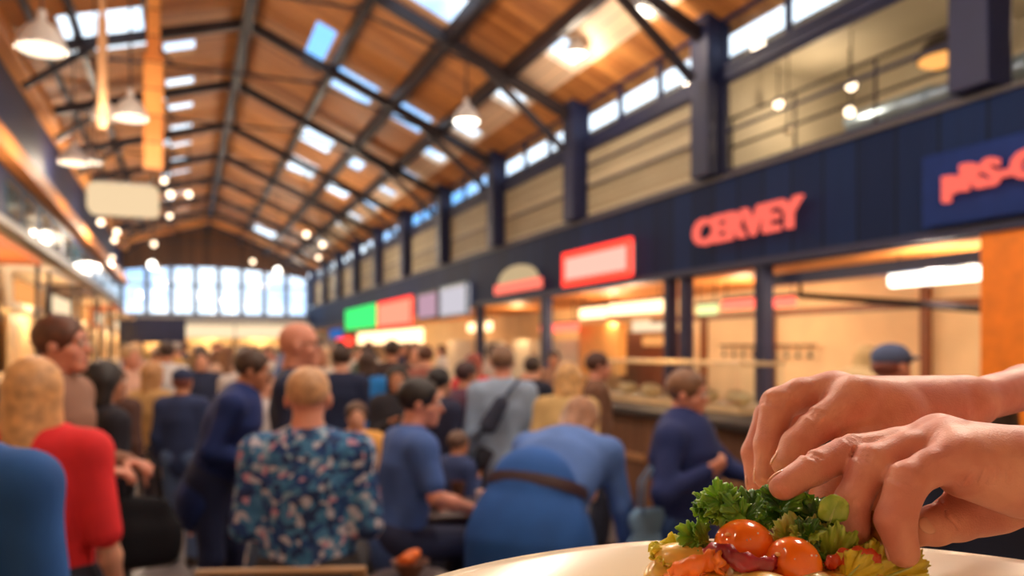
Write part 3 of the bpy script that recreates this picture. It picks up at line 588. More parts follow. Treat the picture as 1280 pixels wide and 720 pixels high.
def person(px, t, head, h, label, skin='fair', hair=('short', (70, 46, 32)), top=(60, 70, 100), sleeve='long', bottom=(38, 44, 66), lower='trousers', group=None, seat=None,
           lean=0, turn=0, tilt=0, wide=1., res=.022, arms=None, topmat=None, hem=.0, glasses=False, collar=None, detail=True, dx=0, thing_name='person', z0=0, extra=None, base=None):
    """head: compass heading the body faces in degrees (0 = down the hall, 90 = towards the right wall)"""
    k = h/1.75; s = SDF(res, .03); base = at(px, 435, t) if base is None else base
    pz = (.95*k if seat is None else seat+.09); pel = V3((0, 0, pz)); LR = Matrix.Rotation(-R(lean), 3, 'X')
    def U(x, y, z): return pel+LR @ V3((x, y, z))*k
    fy = LR @ V3((0, 1, 0)); W = wide
    waist, chest, nb = U(0, .01, .16), U(0, .0, .36), U(0, -.015, .51); hc = U(0, .02+.0, .67)
    HM = (Matrix.Rotation(-R(turn), 3, 'Z') @ Matrix.Rotation(-R(lean*.55+tilt), 3, 'X')); hc = nb+(LR.lerp(HM, .5) if False else Matrix.Rotation(-R(lean*.75), 3, 'X')) @ V3((0, .035, .155))*k
    def H(x, y, z): return hc+HM @ V3((x, y, z))*k
    kk = .012
    # head
    HM4 = HM.to_4x4()
    s.ell(H(0, -.012, .026), V3((.076, .095, .088))*k, HM4, kk); s.ell(H(0, .028, -.045), V3((.056, .062, .068))*k, HM4, .02); s.cone(H(-.014, .068, -.094), H(.014, .068, -.094), .021*k, None, .02)
    s.cone(H(0, .086, .004), H(0, .108, -.03), .008*k, .0125*k, .008); s.cone(H(-.04, .074, .024), H(.04, .074, .024), .011*k, None, .012)
    for q in (-1, 1):
        s.ell(H(q*.079, -.008, -.012), V3((.012, .021, .033))*k, HM4, .006); s.ell(H(q*.042, .05, -.03), V3((.024, .026, .024))*k, HM4, .015)
        if res < .013: s.cute(H(q*.033, .1, .004), V3((.017, .014, .011))*k, HM4, .006)
    s.cone(H(-.016, .087, -.064), H(.016, .087, -.064), .0095*k, None, .006)
    s.cone(nb, H(0, -.02, -.06), .06*k*W**.5, .056*k, .02)
    # torso, hips
    s.group(.03)
    s.cone(pel, waist, .14*k*W, .125*k*W, .04, fy, .7); s.cone(waist, chest, .125*k*W, .145*k*W, .05, fy, .7)
    SH = [U(q*.165*W, -.01, .455) for q in (-1, 1)]; s.cone(SH[0], SH[1], .06*k, None, .05); s.cone(chest, nb, .13*k, .055*k, .05, fy, .7)
    # legs
    if seat is None:
        hips = [pel+V3((q*.085*k*W, 0, -.03*k)) for q in (-1, 1)]; kn = [V3((q*.095*k*W, .02, .5*k)) for q in (-1, 1)]; an = [V3((q*.1*k*W, -.03+.0, .09*k)) for q in (-1, 1)]
        if lean > 25:
            for l in (hips, ): pass
            kn = [p+V3((0, -.03, 0)) for p in kn]; an = [p+V3((0, .0, 0)) for p in an]
        stp = .09 if (int(px) % 3) else .03
        an[0].y += stp; an[1].y -= stp*.5; kn[0].y += stp*.8
    else:
        hips = [pel+V3((q*.09*k*W, .02, -.02)) for q in (-1, 1)]; kn = [V3((q*.13*k, .43*k, seat+.05)) for q in (-1, 1)]; an = [V3((q*.12*k, .36*k, max(.09, seat+.05-.42*k))) for q in (-1, 1)]
    for i in (0, 1):
        s.cone(hips[i], kn[i], .078*k*W, .052*k, .03); s.cone(kn[i], kn[i]*.45+an[i]*.55+V3((0, -.012, 0)), .052*k, .048*k, .03); s.cone(kn[i]*.45+an[i]*.55, an[i], .048*k, .036*k, .03)
        s.cone(an[i]-V3((0, .03, .035))*k, an[i]+V3((0, .13, -.05))*k, .034*k, .028*k, .03)
    # arms
    ar = []
    for i, q in enumerate((-1, 1)):
        a = (arms or {}).get('LR'[i], 'down')
        if a == 'down': el, wr = U(q*.215*W, -.03, .17), U(q*.22*W, .06, -.07)
        elif a == 'front': el, wr = U(q*.21*W, -.02, .18), U(q*.13, .22, .16)
        elif a == 'chest': el, wr = U(q*.22*W, .02, .17), U(q*.06, .21, .3)
        elif a == 'phone': el, wr = U(q*.2*W, .05, .17), U(q*.08, .26, .36)
        elif a == 'breast': el, wr = U(q*.27*W, .0, .2), U(q*.17*W, .17, .3)
        elif a == 'hip': el, wr = U(q*.31*W, -.08, .2), U(q*.17*W, .03, .03)
        elif a == 'reach': el, wr = U(q*.22*W, .16, .24), U(q*.18, .40, .2)
        elif a == 'hang': el = SH[i]+V3((q*.05, .05, -.27))*k; wr = el+V3((0, .08, -.23))*k
        else: el, wr = V3(a[0]), V3(a[1])
        ar.append((el, wr)); d = (wr-el).normalized()
        if extra: s.cone(SH[i], el, .049*k, .038*k, .03); continue
        s.cone(SH[i], el, .049*k, .038*k, .03); s.cone(el, el*.6+wr*.4, .038*k, .038*k, .02); s.cone(el*.6+wr*.4, wr, .038*k, .026*k, .02)
        n = V3((-q, 0, 0)) if a in ('down', 'hang') else (V3((0, -.3, -1)) if a in ('front', 'reach') or not isinstance(a, str) else V3((0, -1, 0)))
        if abs(n.normalized().dot(d)) > .9: n = V3((0, -1, .3))
        sd = 1 if (d.cross(n)).dot(V3((0, 1, .2)) if a in ('down', 'hang') else V3((-q, 0, .5))) > 0 else -1
        if res < .016: add_hand(s, wr, d, n, sd, .75 if a != 'reach' else .35, k)
        else: s.cone(wr, wr+d*.13*k, .03*k, .022*k, .02, n, .6)
    parts = [s.mesh()]
    if extra:
        T = np.array((Matrix.Translation((base.x+dx, base.y, z0)) @ Matrix.Rotation(-R(head), 4, 'Z')).inverted())
        parts += [(v @ T[:3, :3].T+T[:3, 3], f) for v, f in extra]
    body = np_mesh(thing_name, parts, SK[skin]); body.location = (base.x+dx, base.y, z0); body.rotation_euler.z = -R(head)
    tag(body, label, 'person', group)
    # top
    c = SDF(max(res, .011), .04); o = .014
    topz = hem
    c.cone(U(0, 0, -.02-topz), waist, (.155+.02)*k*W, .145*k*W, .05, fy, .72); c.cone(waist, chest, .145*k*W, .165*k*W, .06, fy, .72); c.cone(chest, U(0, -.01, .44), .155*k*W, .1*k*W, .06, fy, .74)
    c.cone(SH[0], SH[1], .072*k, None, .06); c.cone(U(0, -.01, .45), U(0, -.01, .495), .085*k, .07*k, .04)
    for i in (0, 1):
        el, wr = ar[i]
        if sleeve == 'long': c.cone(SH[i], el, .066*k, .054*k, .04); c.cone(el, wr, .054*k, .04*k, .03)
        elif sleeve == 'short': e = SH[i].lerp(el, .72); c.cone(SH[i], e, .067*k, .063*k, .04)
        elif sleeve == 'elbow': c.cone(SH[i], el, .066*k, .058*k, .04)
    tm = topmat or cloth(top)
    np_mesh('jacket' if hem > .05 else 'shirt', [c.mesh()], tm, body)
    if collar: MB().lathe([(.062, 0), (.07, .01), (.066, .04), (.056, .04)], n=24, close=True).build('collar', cloth(collar), body, 'auto').matrix_local = Matrix.Translation(U(0, -.012, .495)) @ LR.to_4x4()
    # lower garment
    c = SDF(max(res, .013), .04)
    if lower == 'skirt':
        hz = .42*k; c.cone(pel+V3((0, 0, .1)), pel+V3((0, -.03, -.1)), .155*k*W, .215*k*W, .05, (0, 1, 0), .85); c.cone(pel+V3((0, -.03, -.1)), V3((0, 0, hz)), .215*k*W, .27*k*W, .05, (0, 1, 0), .85)
        nm = 'skirt'
    else:
        c.cone(pel+V3((-.04*k*W, 0, 0)), pel+V3((.04*k*W, 0, 0)), .14*k*W**.6, None, .05, (0, 1, 0), .85)
        for i in (0, 1): c.cone(hips[i], kn[i], .098*k*W**.5, .07*k, .04); c.cone(kn[i], an[i], .07*k, .056*k, .03)
        nm = 'trousers'
    np_mesh(nm, [c.mesh()], cloth(bottom), body)
    # shoes
    for i in (0, 1):
        c = SDF(max(res, .012), .02); a = an[i]; c.cone(a-V3((0, .035, .045))*k, a+V3((0, .14, -.055))*k, .042*k, .034*k, .02); c.cone(a-V3((0, .02, .03))*k, a+V3((0, 0, .02)), .044*k, .044*k)
        np_mesh('shoe', [c.mesh()], M_shoe, body)
    # hair
    kind, hcol = hair
    c = SDF(max(min(res, .012), .007), .02)
    if kind in ('short', 'long', 'bob', 'bun', 'stubble', 'pony'):
        g = .004 if kind == 'stubble' else .012
        c.ell(H(0, -.02, .036), V3((.078+g, .094+g, .082+g))*k, HM4)
        if kind in ('long', 'bob'):
            L = .25 if kind == 'long' else .11; bw_ = .012 if kind == 'long' else 0
            c.cone(H(-.05, -.03, -.0), H(-.06-bw_, -.045-bw_, -L), .05*k, (.04+bw_)*k, .03); c.cone(H(.05, -.03, -.0), H(.06+bw_, -.045-bw_, -L), .05*k, (.04+bw_)*k, .03); c.cone(H(0, -.07-bw_, 0), H(0, -.085-bw_*2, -L), (.05+bw_)*k, (.05+bw_)*k, .03)
        if kind == 'bun': c.ell(H(0, -.1, .07), V3((.045, .045, .045))*k, HM4)
        if kind == 'pony': c.chain([H(0, -.1, .05), H(0, -.14, .0), H(0, -.12, -.14)], [.03*k, .032*k, .015*k])
        c.cute(H(0, .105, -.03), V3((.07, .075, .1 if kind != 'long' else .12))*k, HM4)
        if kind in ('short', 'bun', 'stubble', 'pony'): c.cute(H(0, -.02, -.14), V3((.13, .14, .1))*k, HM4); 
        np_mesh('hair', [c.mesh()], hairmat(hcol), body)
    elif kind == 'cap':
        c.ell(H(0, -.012, .05), V3((.09, .107, .075))*k, HM4); c.ell(H(0, .11, .045), V3((.06, .055, .01))*k, HM4); c.cute(H(0, 0, -.055), V3((.15, .17, .08))*k, HM4); np_mesh('cap', [c.mesh()], cloth(hcol), body)
        c = SDF(.01); c.ell(H(0, -.04, .0), V3((.082, .075, .06))*k, HM4); c.cute(H(0, .08, -.03), V3((.1, .08, .1))*k, HM4); np_mesh('hair', [c.mesh()], hairmat((120, 60, 50)), body)
    elif kind == 'hood':
        c.ell(H(0, -.03, .02), V3((.105, .12, .12))*k, HM4); c.cone(H(0, -.05, -.03), nb, .09*k, .1*k); c.cute(H(0, .13, -.01), V3((.07, .1, .1))*k, HM4); np_mesh('hood', [c.mesh()], cloth(hcol), body)
    if detail and res < .016:
        for q in (-1, 1):
            e = MB().ball((0, 0, 0), .0105*k, 10).build('eye', M_eye, body, True); e.location = H(q*.033, .084, .005)
            MB().ball((0, 0, 0), .0055*k, 8).build('iris', mat('dark iris', (40, 28, 22), .2), e, True).location = HM @ V3((0, .0066, 0))*k
            b = MB().tube([H(q*.018, .098, .026), H(q*.033, .1, .031), H(q*.05, .088, .025)], .004*k, 6).build('eyebrow', hairmat(hcol), body, True)
        MB().ball((0, 0, 0), .02*k, 12, (1, .42, .42)).build('lips', M_lips, body, True).matrix_local = Matrix.Translation(H(0, .09, -.064)) @ HM4
    if glasses:
        g = MB()
        for q in (-1, 1):
            g.tube([H(q*.034+.024*math.cos(a), .106, .004+.019*math.sin(a)) for a in [2*math.pi*j/14 for j in range(15)]], .0022, 6); g.tube([H(q*.058, .104, .008), H(q*.082, .0, .006)], .002, 6)
        g.tube([H(-.01, .108, .008), H(.01, .108, .008)], .002, 6); g.build('glasses', M_steel, body, True)
    body['_wr'] = 0; del body['_wr']
    return body, ar, (base, U, H, SH)
def w2(body, p): return Matrix.Translation(body.location) @ Matrix.Rotation(body.rotation_euler.z, 4, 'Z') @ V3(p)
def floral():
    m = bpy.data.materials.new('floral cotton'); m.use_nodes = True; nt = m.node_tree; N = nt.nodes.new; L = nt.links.new; b = nt.nodes['Principled BSDF']; b.inputs['Roughness'].default_value = .85
    tc = N('ShaderNodeTexCoord'); nz = N('ShaderNodeTexNoise'); nz.inputs['Scale'].default_value = 14; L(tc.outputs['Object'], nz.inputs['Vector'])
    mx = N('ShaderNodeMix'); mx.data_type = 'RGBA'; mx.inputs[0].default_value = .05; L(tc.outputs['Object'], mx.inputs[6]); L(nz.outputs['Color'], mx.inputs[7])
    vo = N('ShaderNodeTexVoronoi'); vo.inputs['Scale'].default_value = 42; L(mx.outputs[2], vo.inputs['Vector'])
    sp = N('ShaderNodeSeparateColor'); L(vo.outputs['Color'], sp.inputs[0]); rp = N('ShaderNodeValToRGB'); rp.color_ramp.interpolation = 'CONSTANT'
    cs = [(0, (28, 66, 128)), (.22, (70, 130, 182)), (.38, (30, 52, 98)), (.52, (190, 190, 208)), (.64, (52, 110, 160)), (.8, (196, 150, 176)), (.86, (130, 164, 194)), (.93, (44, 72, 122))]
    e = rp.color_ramp.elements
    while len(e) < len(cs): e.new(.5)
    for i, (p, c) in enumerate(cs): e[i].position = p; e[i].color = (*lin(c), 1)
    L(sp.outputs[0], rp.inputs[0]); L(rp.outputs[0], b.inputs['Base Color']); return m
M_floral = floral()
# ---- near people
person(-68, 1.75, 24, 1.65, 'person in a dark blue denim shirt cut off by the left edge', top=(30, 84, 156), hair=('short', (60, 44, 34)), res=.012, wide=1.2)
person(42, 2.6, 18, 1.60, 'woman with long blonde hair in a bright red top', hair=('long', (206, 152, 98)), top=(226, 40, 48), sleeve='elbow', arms={'R': 'down', 'L': 'front'}, res=.011, wide=1.2, bottom=(40, 44, 60))
person(80, 3.35, 108, 1.77, 'brown-haired man in profile behind the woman in red', 'pink', ('short', (92, 52, 36)), top=(150, 110, 92), res=.011, arms={'L': 'front', 'R': 'front'}, dx=-.02)
b4, ar4, _ = person(128, 3.95, 60, 1.57, 'dark-haired person in black clothes with a reddish shoulder strap', 'tan', ('bob', (30, 22, 26)), top=(38, 36, 50), res=.013, bottom=(60, 54, 62), arms={'R': 'down', 'L': 'front'})
MB().tube([w2(b4, (-.17, -.0, 1.31)) , w2(b4, (-.06, -.135, 1.2)), w2(b4, (.08, -.155, 1.0)), w2(b4, (.2, -.05, .84))], .014, 8).build('shoulder_strap', cloth((168, 66, 58)), None, True)
st = bpy.data.objects['shoulder_strap']; st.parent = b4; st.matrix_parent_inverse = (Matrix.Translation(b4.location) @ Matrix.Rotation(b4.rotation_euler.z, 4, 'Z')).inverted()
# black bag carried low beside them
bp = at(183, 640, 3.75); bg_ = empty('handbag', (bp.x, bp.y, .62), 'limp black handbag hanging beside the person in black clothes', 'bag')
c = SDF(.01, .03); c.cone((-.07, 0, .05), (.07, 0, .05), .085, .08, n=(0, 1, 0), q=.6); c.cone((-.08, 0, .14), (.07, 0, .13), .09, None, n=(0, 1, 0), q=.6); c.cone((-.06, 0, .24), (.05, 0, .24), .07, .06, n=(0, 1, 0), q=.5); np_mesh('bag_body', [c.mesh()], cloth((18, 20, 32)), bg_)
MB().tube([(-.08, 0, .26), (-.06, 0, .42), (0, 0, .5), (.05, 0, .42), (.07, 0, .26)], .01, 8).build('handle', cloth((18, 20, 32)), bg_, True)
person(266, 4.5, 104, 1.66, 'person in a navy jacket bending forward left of the bald men', 'tan', ('short', (66, 46, 38)), top=(22, 46, 110), lean=20, hem=.1, res=.014, bottom=(28, 38, 76), wide=1.3, arms={'L': 'hip', 'R': 'front'})
person(326, 5.3, 100, 1.50, 'dark-haired person in a pale grey shirt behind the floral shirt', 'fair', ('short', (36, 28, 34)), top=(196, 188, 192), res=.015, sleeve='short', bottom=(70, 84, 110), arms={'L': 'front'})
person(370, 4.0, 104, 1.77, 'tall bald man with glasses in profile above the crowd', 'pink', ('bald', (60, 40, 30)), top=(30, 40, 72), res=.011, glasses=True, hem=.08, arms={'L': 'front', 'R': 'front'}, dx=-.0)
person(385, 3.0, 16, 1.72, 'seated man with shaved blond head in a blue floral shirt', 'pink', ('stubble', (198, 152, 112)), seat=.69, wide=1.1, topmat=M_floral, sleeve='elbow', hem=.14, res=.010, collar=(60, 120, 160), arms={'L': 'front', 'R': 'front'}, bottom=(52, 50, 56))
# ---- stool builder
def stool(loc, hgt, label):
    e = empty('bar_stool', (loc[0], loc[1], 0), label, 'stool', 'bar stools'); m = mat('stool wood', (130, 92, 62), .5)
    MB().lathe([(.001, hgt-.04), (.17, hgt-.04), (.18, hgt-.02), (.17, hgt), (.001, hgt)], n=28).build('seat', m, e, 'auto')
    for a in range(4): x, y = math.cos(a*1.571+.78), math.sin(a*1.571+.78); MB().tube([(x*.12, y*.12, hgt-.04), (x*.19, y*.19, 0)], .016, 8).build('leg', M_steel, e)
    MB().tube([(.165*math.cos(a*math.pi/12), .165*math.sin(a*math.pi/12), .24) for a in range(25)], .01, 6).build('foot_ring', M_steel, e)
p = at(385, 435, 3.0); stool((p.x, p.y), .56, 'bar stool under the man in the floral shirt')
pm = at(496, 435, 3.85)
bm_, arm_, inf = person(496, 3.85, 84, 1.72, 'dark-haired man in blue leaning an arm on the table', 'pink', ('short', (30, 24, 28)), seat=.62, lean=10, turn=26, top=(66, 98, 166), sleeve='short', res=.010,
       arms={'R': ((.24, .10, .93), (.2, .34, .835)), 'L': 'front'}, bottom=(34, 42, 76))
stool((pm.x, pm.y), .50, 'bar stool under the dark-haired man at the table')
# table with cups
tp = at(537, 435, 4.05); tb_ = empty('bistro_table', (tp.x+.13, tp.y+.06, 0), 'small dark square table in front of the dark-haired man', 'table')
MB().box(-.19, .19, -.24, .2, .77, .8).build('tabletop', mat('dark table wood', (64, 50, 50), .4), tb_, bevel=.008); MB().tube([(0, 0, .02), (0, 0, .77)], .03, 12).build('pedestal', M_steel, tb_); MB().lathe([(.001, 0), (.17, 0), (.15, .02), (.001, .03)], n=28).build('base', M_steel, tb_, 'auto')
def cup(loc, c, label, r=.04, h=.1, fill=None):
    e = empty('drinking_cup', loc, label, 'cup', 'cups on the tables')
    MB().lathe([(r*.75, 0), (r, h), (r*.93, h), (r*.7, .006)], n=20, close=True).build('cup_body', mat('cup %d' % c[0], c, .3), e, 'auto')
    MB().lathe([(.001, .004), (r*.72, .004), (r*.9, h*.86), (.001, h*.86)], n=20).build('drink', mat('orange drink', (236, 112, 40), .3) if fill is None else fill, e, 'auto')
q = tb_.location; 
cup((q.x+.12, q.y-.17, .8), (220, 214, 206), 'pale cup at the near right corner of the dark table'); cup((q.x+.08, q.y+.12, .8), (90, 60, 48), 'brown cup at the far side of the dark table')
ft = at(512, 700, 2.95); t2 = empty('side_table', (ft.x, ft.y, 0), 'small round table beside the floral-shirted man', 'table')
MB().lathe([(.001, .745), (.15, .745), (.16, .76), (.15, .775), (.001, .775)], n=32).build('tabletop', mat('dark table wood'), t2, 'auto'); MB().tube([(0, 0, .02), (0, 0, .745)], .025, 10).build('pedestal', M_steel, t2); MB().lathe([(.001, 0), (.17, 0), (.15, .02), (.001, .03)], n=24).build('base', M_steel, t2, 'auto')
bw = empty('snack_bowl', (ft.x, ft.y, .775), 'bowl of orange snacks on the small round table', 'bowl')
MB().lathe([(.03, 0), (.07, .06), (.066, .06), (.028, .008)], n=28, close=True).build('bowl_body', mat('brown bowl', (120, 84, 70), .4), bw, 'auto')
c = SDF(.006, .012); [c.ell((.03*math.cos(i*2.4)*(i/9), .03*math.sin(i*2.4)*(i/9), .06+.012*(i % 3)), (.02, .018, .016)) for i in range(10)]; np_mesh('snacks', [c.mesh()], mat('orange snack', (238, 116, 48), .5, var=.25, scale=30), bw)
be = at(335, 712, 2.45); bn = empty('wooden_bench', (be.x, be.y, 0), 'tan wooden bench rail in front of the floral-shirted man', 'bench'); bn.rotation_euler.z = -R(18)
MB().box(-.22, .3, -.02, .02, .925, .945).build('back_rail', mat('tan bench wood', (150, 112, 72), .5), bn, bevel=.01); MB().box(-.22, .3, -.36, 0, .42, .46).build('seat', MATS['tan bench wood'], bn, bevel=.01)
for x in (-.2, .28): MB().box(x-.02, x+.02, -.02, .02, 0, .92).build('leg', MATS['tan bench wood'], bn); MB().box(x-.02, x+.02, -.35, -.31, 0, .42).build('leg', MATS['tan bench wood'], bn)
b12, _, i12 = person(628, 5.4, 24, 1.65, 'grey-haired man in a pale blue shirt with a dark sling bag', 'pink', ('short', (128, 98, 80)), top=(150, 172, 204), res=.012, bottom=(60, 62, 76), wide=1.06)
c = SDF(.01, .03); c.cone((-.08, -.2, 1.12), (-.0, -.2, 1.26), .06, .05, n=(0, 1, 0), q=.6); np_mesh('sling_bag', [c.mesh()], cloth((52, 60, 84)), b12)
MB().tube([(.12, -.12, 1.42), (0, -.15, 1.27), (-.1, -.16, 1.1), (-.19, -.03, 1.0)], .012, 8).build('strap', cloth((52, 60, 84)), b12, True)
person(703, 5.0, 40, 1.56, 'blond person in a beige jacket behind the bending woman', 'fair', ('bob', (206, 160, 106)), top=(206, 172, 116), res=.014, lean=16, bottom=(90, 76, 66))
person(746, 6.3, 110, 1.60, 'brown-haired man in profile beside the yellow panel', 'pink', ('short', (74, 42, 34)), top=(120, 84, 66), res=.015)
b14, _, _ = person(666, 3.45, 50, 1.66, 'bending woman in a denim shirt and wide blue skirt, back to us', 'fair', ('bob', (150, 104, 76)), top=(84, 120, 190), bottom=(34, 88, 168), lower='skirt', lean=58, wide=1.34, res=.011, arms={'L': 'hang', 'R': 'hang'}, turn=0, tilt=10)
MB().lathe([(.245, 0), (.252, .02), (.248, .05), (.238, .05)], n=40, close=True).build('belt', mat('brown belt', (66, 48, 58), .5), b14, 'auto').matrix_local = Matrix.Translation((0, .02, .985)) @ Matrix.Rotation(-R(24), 4, 'X') @ Matrix.Diagonal((.93, .8, 1, 1))
b15, _, _ = person(856, 3.65, 140, 1.53, 'short-haired woman in a navy coat with one hand raised', 'pink', ('short', (124, 86, 62)), top=(20, 38, 96), hem=.28, res=.009, wide=1.42, bottom=(30, 60, 110), arms={'R': 'breast', 'L': 'reach'}, tilt=8)
bg2 = at(815, 640, 3.5); tbg = empty('tote_bag', (bg2.x, bg2.y, .62), 'pale blue tote bag hanging by the woman in the navy coat', 'bag')
c = SDF(.01, .02); c.cone((-.08, 0, .0), (.08, 0, .0), .065, n=(0, 1, 0), q=.5); c.cone((-.07, 0, .13), (.07, 0, .13), .06, n=(0, 1, 0), q=.45); c.cone((-.065, 0, .25), (.065, 0, .25), .055, n=(0, 1, 0), q=.4); np_mesh('bag_body', [c.mesh()], cloth((112, 150, 190)), tbg)
for y in (-.02, .02): MB().tube([(-.06, y, .28), (-.05, y, .42), (0, y, .48), (.05, y, .42), (.06, y, .28)], .006, 6).build('handle', cloth((112, 150, 190)), tbg, True)
person(1112, 4.0, 96, 1.655, 'person in a blue cap behind the cook\'s rear hand', 'pink', ('cap', (78, 92, 130)), top=(216, 184, 144), res=.012)
person(1042, 6.9, 100, 1.74, 'person in a cream jacket stooping behind the serving counter', 'fair', ('hood', (214, 182, 132)), top=(224, 196, 150), res=.014, lean=32, wide=1.4, hem=.1)
person(1236, 2.75, 40, 1.50, 'dark-haired woman in navy hidden behind the cook\'s forearms', 'tan', ('long', (52, 36, 34)), top=(26, 36, 62), res=.014, bottom=(40, 56, 92), wide=1.1, hem=.1)
# ---- the rest of the crowd: (px, depth, heading, height, hair, top, bottom, label)
crowd = [
 (163, 7.4, 150, 1.66, ('short', (196, 160, 120)), (224, 180, 160), (80, 70, 70), 'light-haired person in a pale pink top left of the crowd'),
 (190, 6.3, 40, 1.52, ('bob', (186, 138, 92)), (206, 168, 116), (70, 70, 92), 'blonde person in a mustard jacket in the left crowd'),
 (228, 6.0, 20, 1.48, ('cap', (40, 54, 92)), (44, 60, 104), (80, 104, 150), 'person in a navy cap and navy top with faded jeans'),
 (208, 8.6, 0, 1.70, ('short', (60, 42, 36)), (226, 226, 232), (40, 50, 84), 'dark-haired person in a white shirt and navy jeans'),
 (252, 8.0, 180, 1.62, ('short', (74, 52, 42)), (38, 48, 80), (30, 40, 70), 'person in a dark blue jacket left of the bending navy figure'),
 (142, 5.6, 30, 1.50, ('long', (70, 46, 38)), (90, 62, 58), (50, 44, 52), 'brown-haired person in a dull red-brown top'),
 (427, 6.6, 10, 1.66, ('short', (60, 44, 40)), (28, 40, 76), (26, 34, 56), 'person in a dark navy jacket right of the bald man'),
 (459, 7.4, 20, 1.60, ('bob', (60, 40, 36)), (34, 128, 214), (40, 46, 70), 'person in a bright sky blue top'),
 (446, 4.9, 190, 1.30, ('short', (90, 60, 44)), (240, 178, 96), (60, 60, 70), 'short person in an orange-yellow top behind the table'),
 (490, 8.6, 0, 1.72, ('short', (54, 36, 32)), (60, 44, 44), (40, 36, 44), 'tall dark-haired person in a brown top'),
 (497, 6.0, 196, 1.50, ('bob', (26, 20, 24)), (40, 38, 48), (34, 34, 44), 'black-haired person facing the camera in a dark top'),
 (548, 5.4, 60, 1.50, ('short', (24, 20, 28)), (34, 40, 72), (34, 38, 60), 'black-haired person in dark blue behind the table'),
 (582, 6.1, 80, 1.53, ('short', (60, 36, 42)), (96, 62, 90), (40, 40, 60), 'person in a purple top beside the man in pale blue'),
 (592, 7.8, 30, 1.58, ('bob', (150, 70, 60)), (226, 70, 78), (70, 60, 74), 'person in a pinkish red top behind the purple one'),
 (666, 7.2, 60, 1.56, ('short', (56, 40, 36)), (34, 40, 62), (34, 38, 54), 'dark-haired person in navy right of the man in pale blue'),
 (692, 10.0, 200, 1.60, ('short', (60, 42, 34)), (150, 110, 90), (60, 50, 50), 'brown-haired person in tan near the dark post'),
 (670, 11.2, 180, 1.50, ('long', (196, 120, 86)), (230, 160, 130), (60, 50, 50), 'red-haired person in a peach top near the dark post'),
 (572, 4.9, 70, 1.12, ('short', (110, 84, 72)), (52, 70, 120), (34, 44, 80), 'child in a blue top right of the dark square table'),
 (532, 8.2, 0, 1.66, ('short', (92, 56, 42)), (150, 90, 80), (50, 46, 54), 'brown-haired person in a brick coloured top'),
 (518, 9.6, 180, 1.70, ('bob', (110, 70, 50)), (196, 150, 130), (60, 54, 60), 'person in a dusty pink top in the middle distance'),
 (306, 7.0, 170, 1.64, ('short', (70, 48, 40)), (214, 206, 206), (60, 70, 100), 'person in an off-white top between the navy figures'),
 (402, 8.4, 190, 1.66, ('long', (226, 196, 160)), (230, 214, 200), (70, 70, 84), 'pale blonde person right of the bald man\'s head'),
 (616, 9.6, 30, 1.68, ('short', (70, 48, 38)), (190, 170, 160), (60, 56, 66), 'brown-haired person behind the man in pale blue'),
 (283, 10.5, 0, 1.66, ('long', (120, 80, 56)), (206, 170, 150), (60, 60, 80), 'long-haired person in a pale top far left of centre'),
]
for (px, t, hd, h, hr, tp_, bt, lab) in crowd:
    person(px, t, hd, h, lab, random.choice(['fair', 'pink', 'tan']), hr, tp_, bottom=bt, group='shoppers in the middle of the crowd', res=.018, arms={'L': random.choice(['down', 'front', 'front']), 'R': random.choice(['down', 'chest', 'front'])}, detail=False)
hn = {(60, 42, 34): 'dark-haired', (110, 72, 50): 'brown-haired', (200, 158, 112): 'blond', (150, 140, 136): 'grey-haired', (34, 26, 28): 'black-haired'}
cn = {(228, 220, 214): 'white', (36, 46, 80): 'navy', (202, 164, 134): 'tan', (150, 60, 60): 'dark red', (92, 112, 160): 'blue', (60, 56, 62): 'charcoal', (222, 176, 160): 'pale pink', (120, 116, 124): 'grey', (186, 150, 90): 'mustard', (70, 96, 90): 'dull green'}
far = []
rr = random.Random(11)
for row, (t, x0, x1, n) in enumerate(((12.5, 150, 470, 8), (15.5, 135, 560, 11), (19, 150, 520, 11), (24, 150, 470, 11), (31, 160, 430, 11), (39, 165, 400, 10))):
    for i in range(n):
        far.append((x0+(x1-x0)*(i+rr.uniform(.2, .8))/n, t+rr.uniform(-.8, .8)*(t/14), row))
hs, cs_ = list(hn), list(cn); seen = {}
rown = ['nearest', 'second', 'third', 'fourth', 'fifth', 'farthest']; cnt = {}
for (px, t, row) in far:
    hc_, cc = rr.choice(hs), rr.choice(cs_); tries = 0
    while (row, hc_, cc) in seen and tries < 200: hc_, cc = rr.choice(hs), rr.choice(cs_); tries += 1
    seen[(row, hc_, cc)] = 1
    nb_ = cnt[row] = cnt.get(row, 0)+1
    person(px, t, rr.uniform(0, 360), rr.uniform(1.56, 1.82), '%s person in %s in the %s of six distant crowd rows' % (hn[hc_], cn[cc], rown[row]), rr.choice(['fair', 'pink', 'tan']), (rr.choice(['short', 'bob', 'short', 'long']), hc_), cc,
           bottom=rr.choice([(40, 44, 66), (60, 56, 60), (84, 100, 136), (90, 78, 66)]), group='distant shoppers', res=.027 if t < 20 else .034, arms={'L': rr.choice(['down', 'front']), 'R': rr.choice(['down', 'front', 'hip'])}, detail=False)
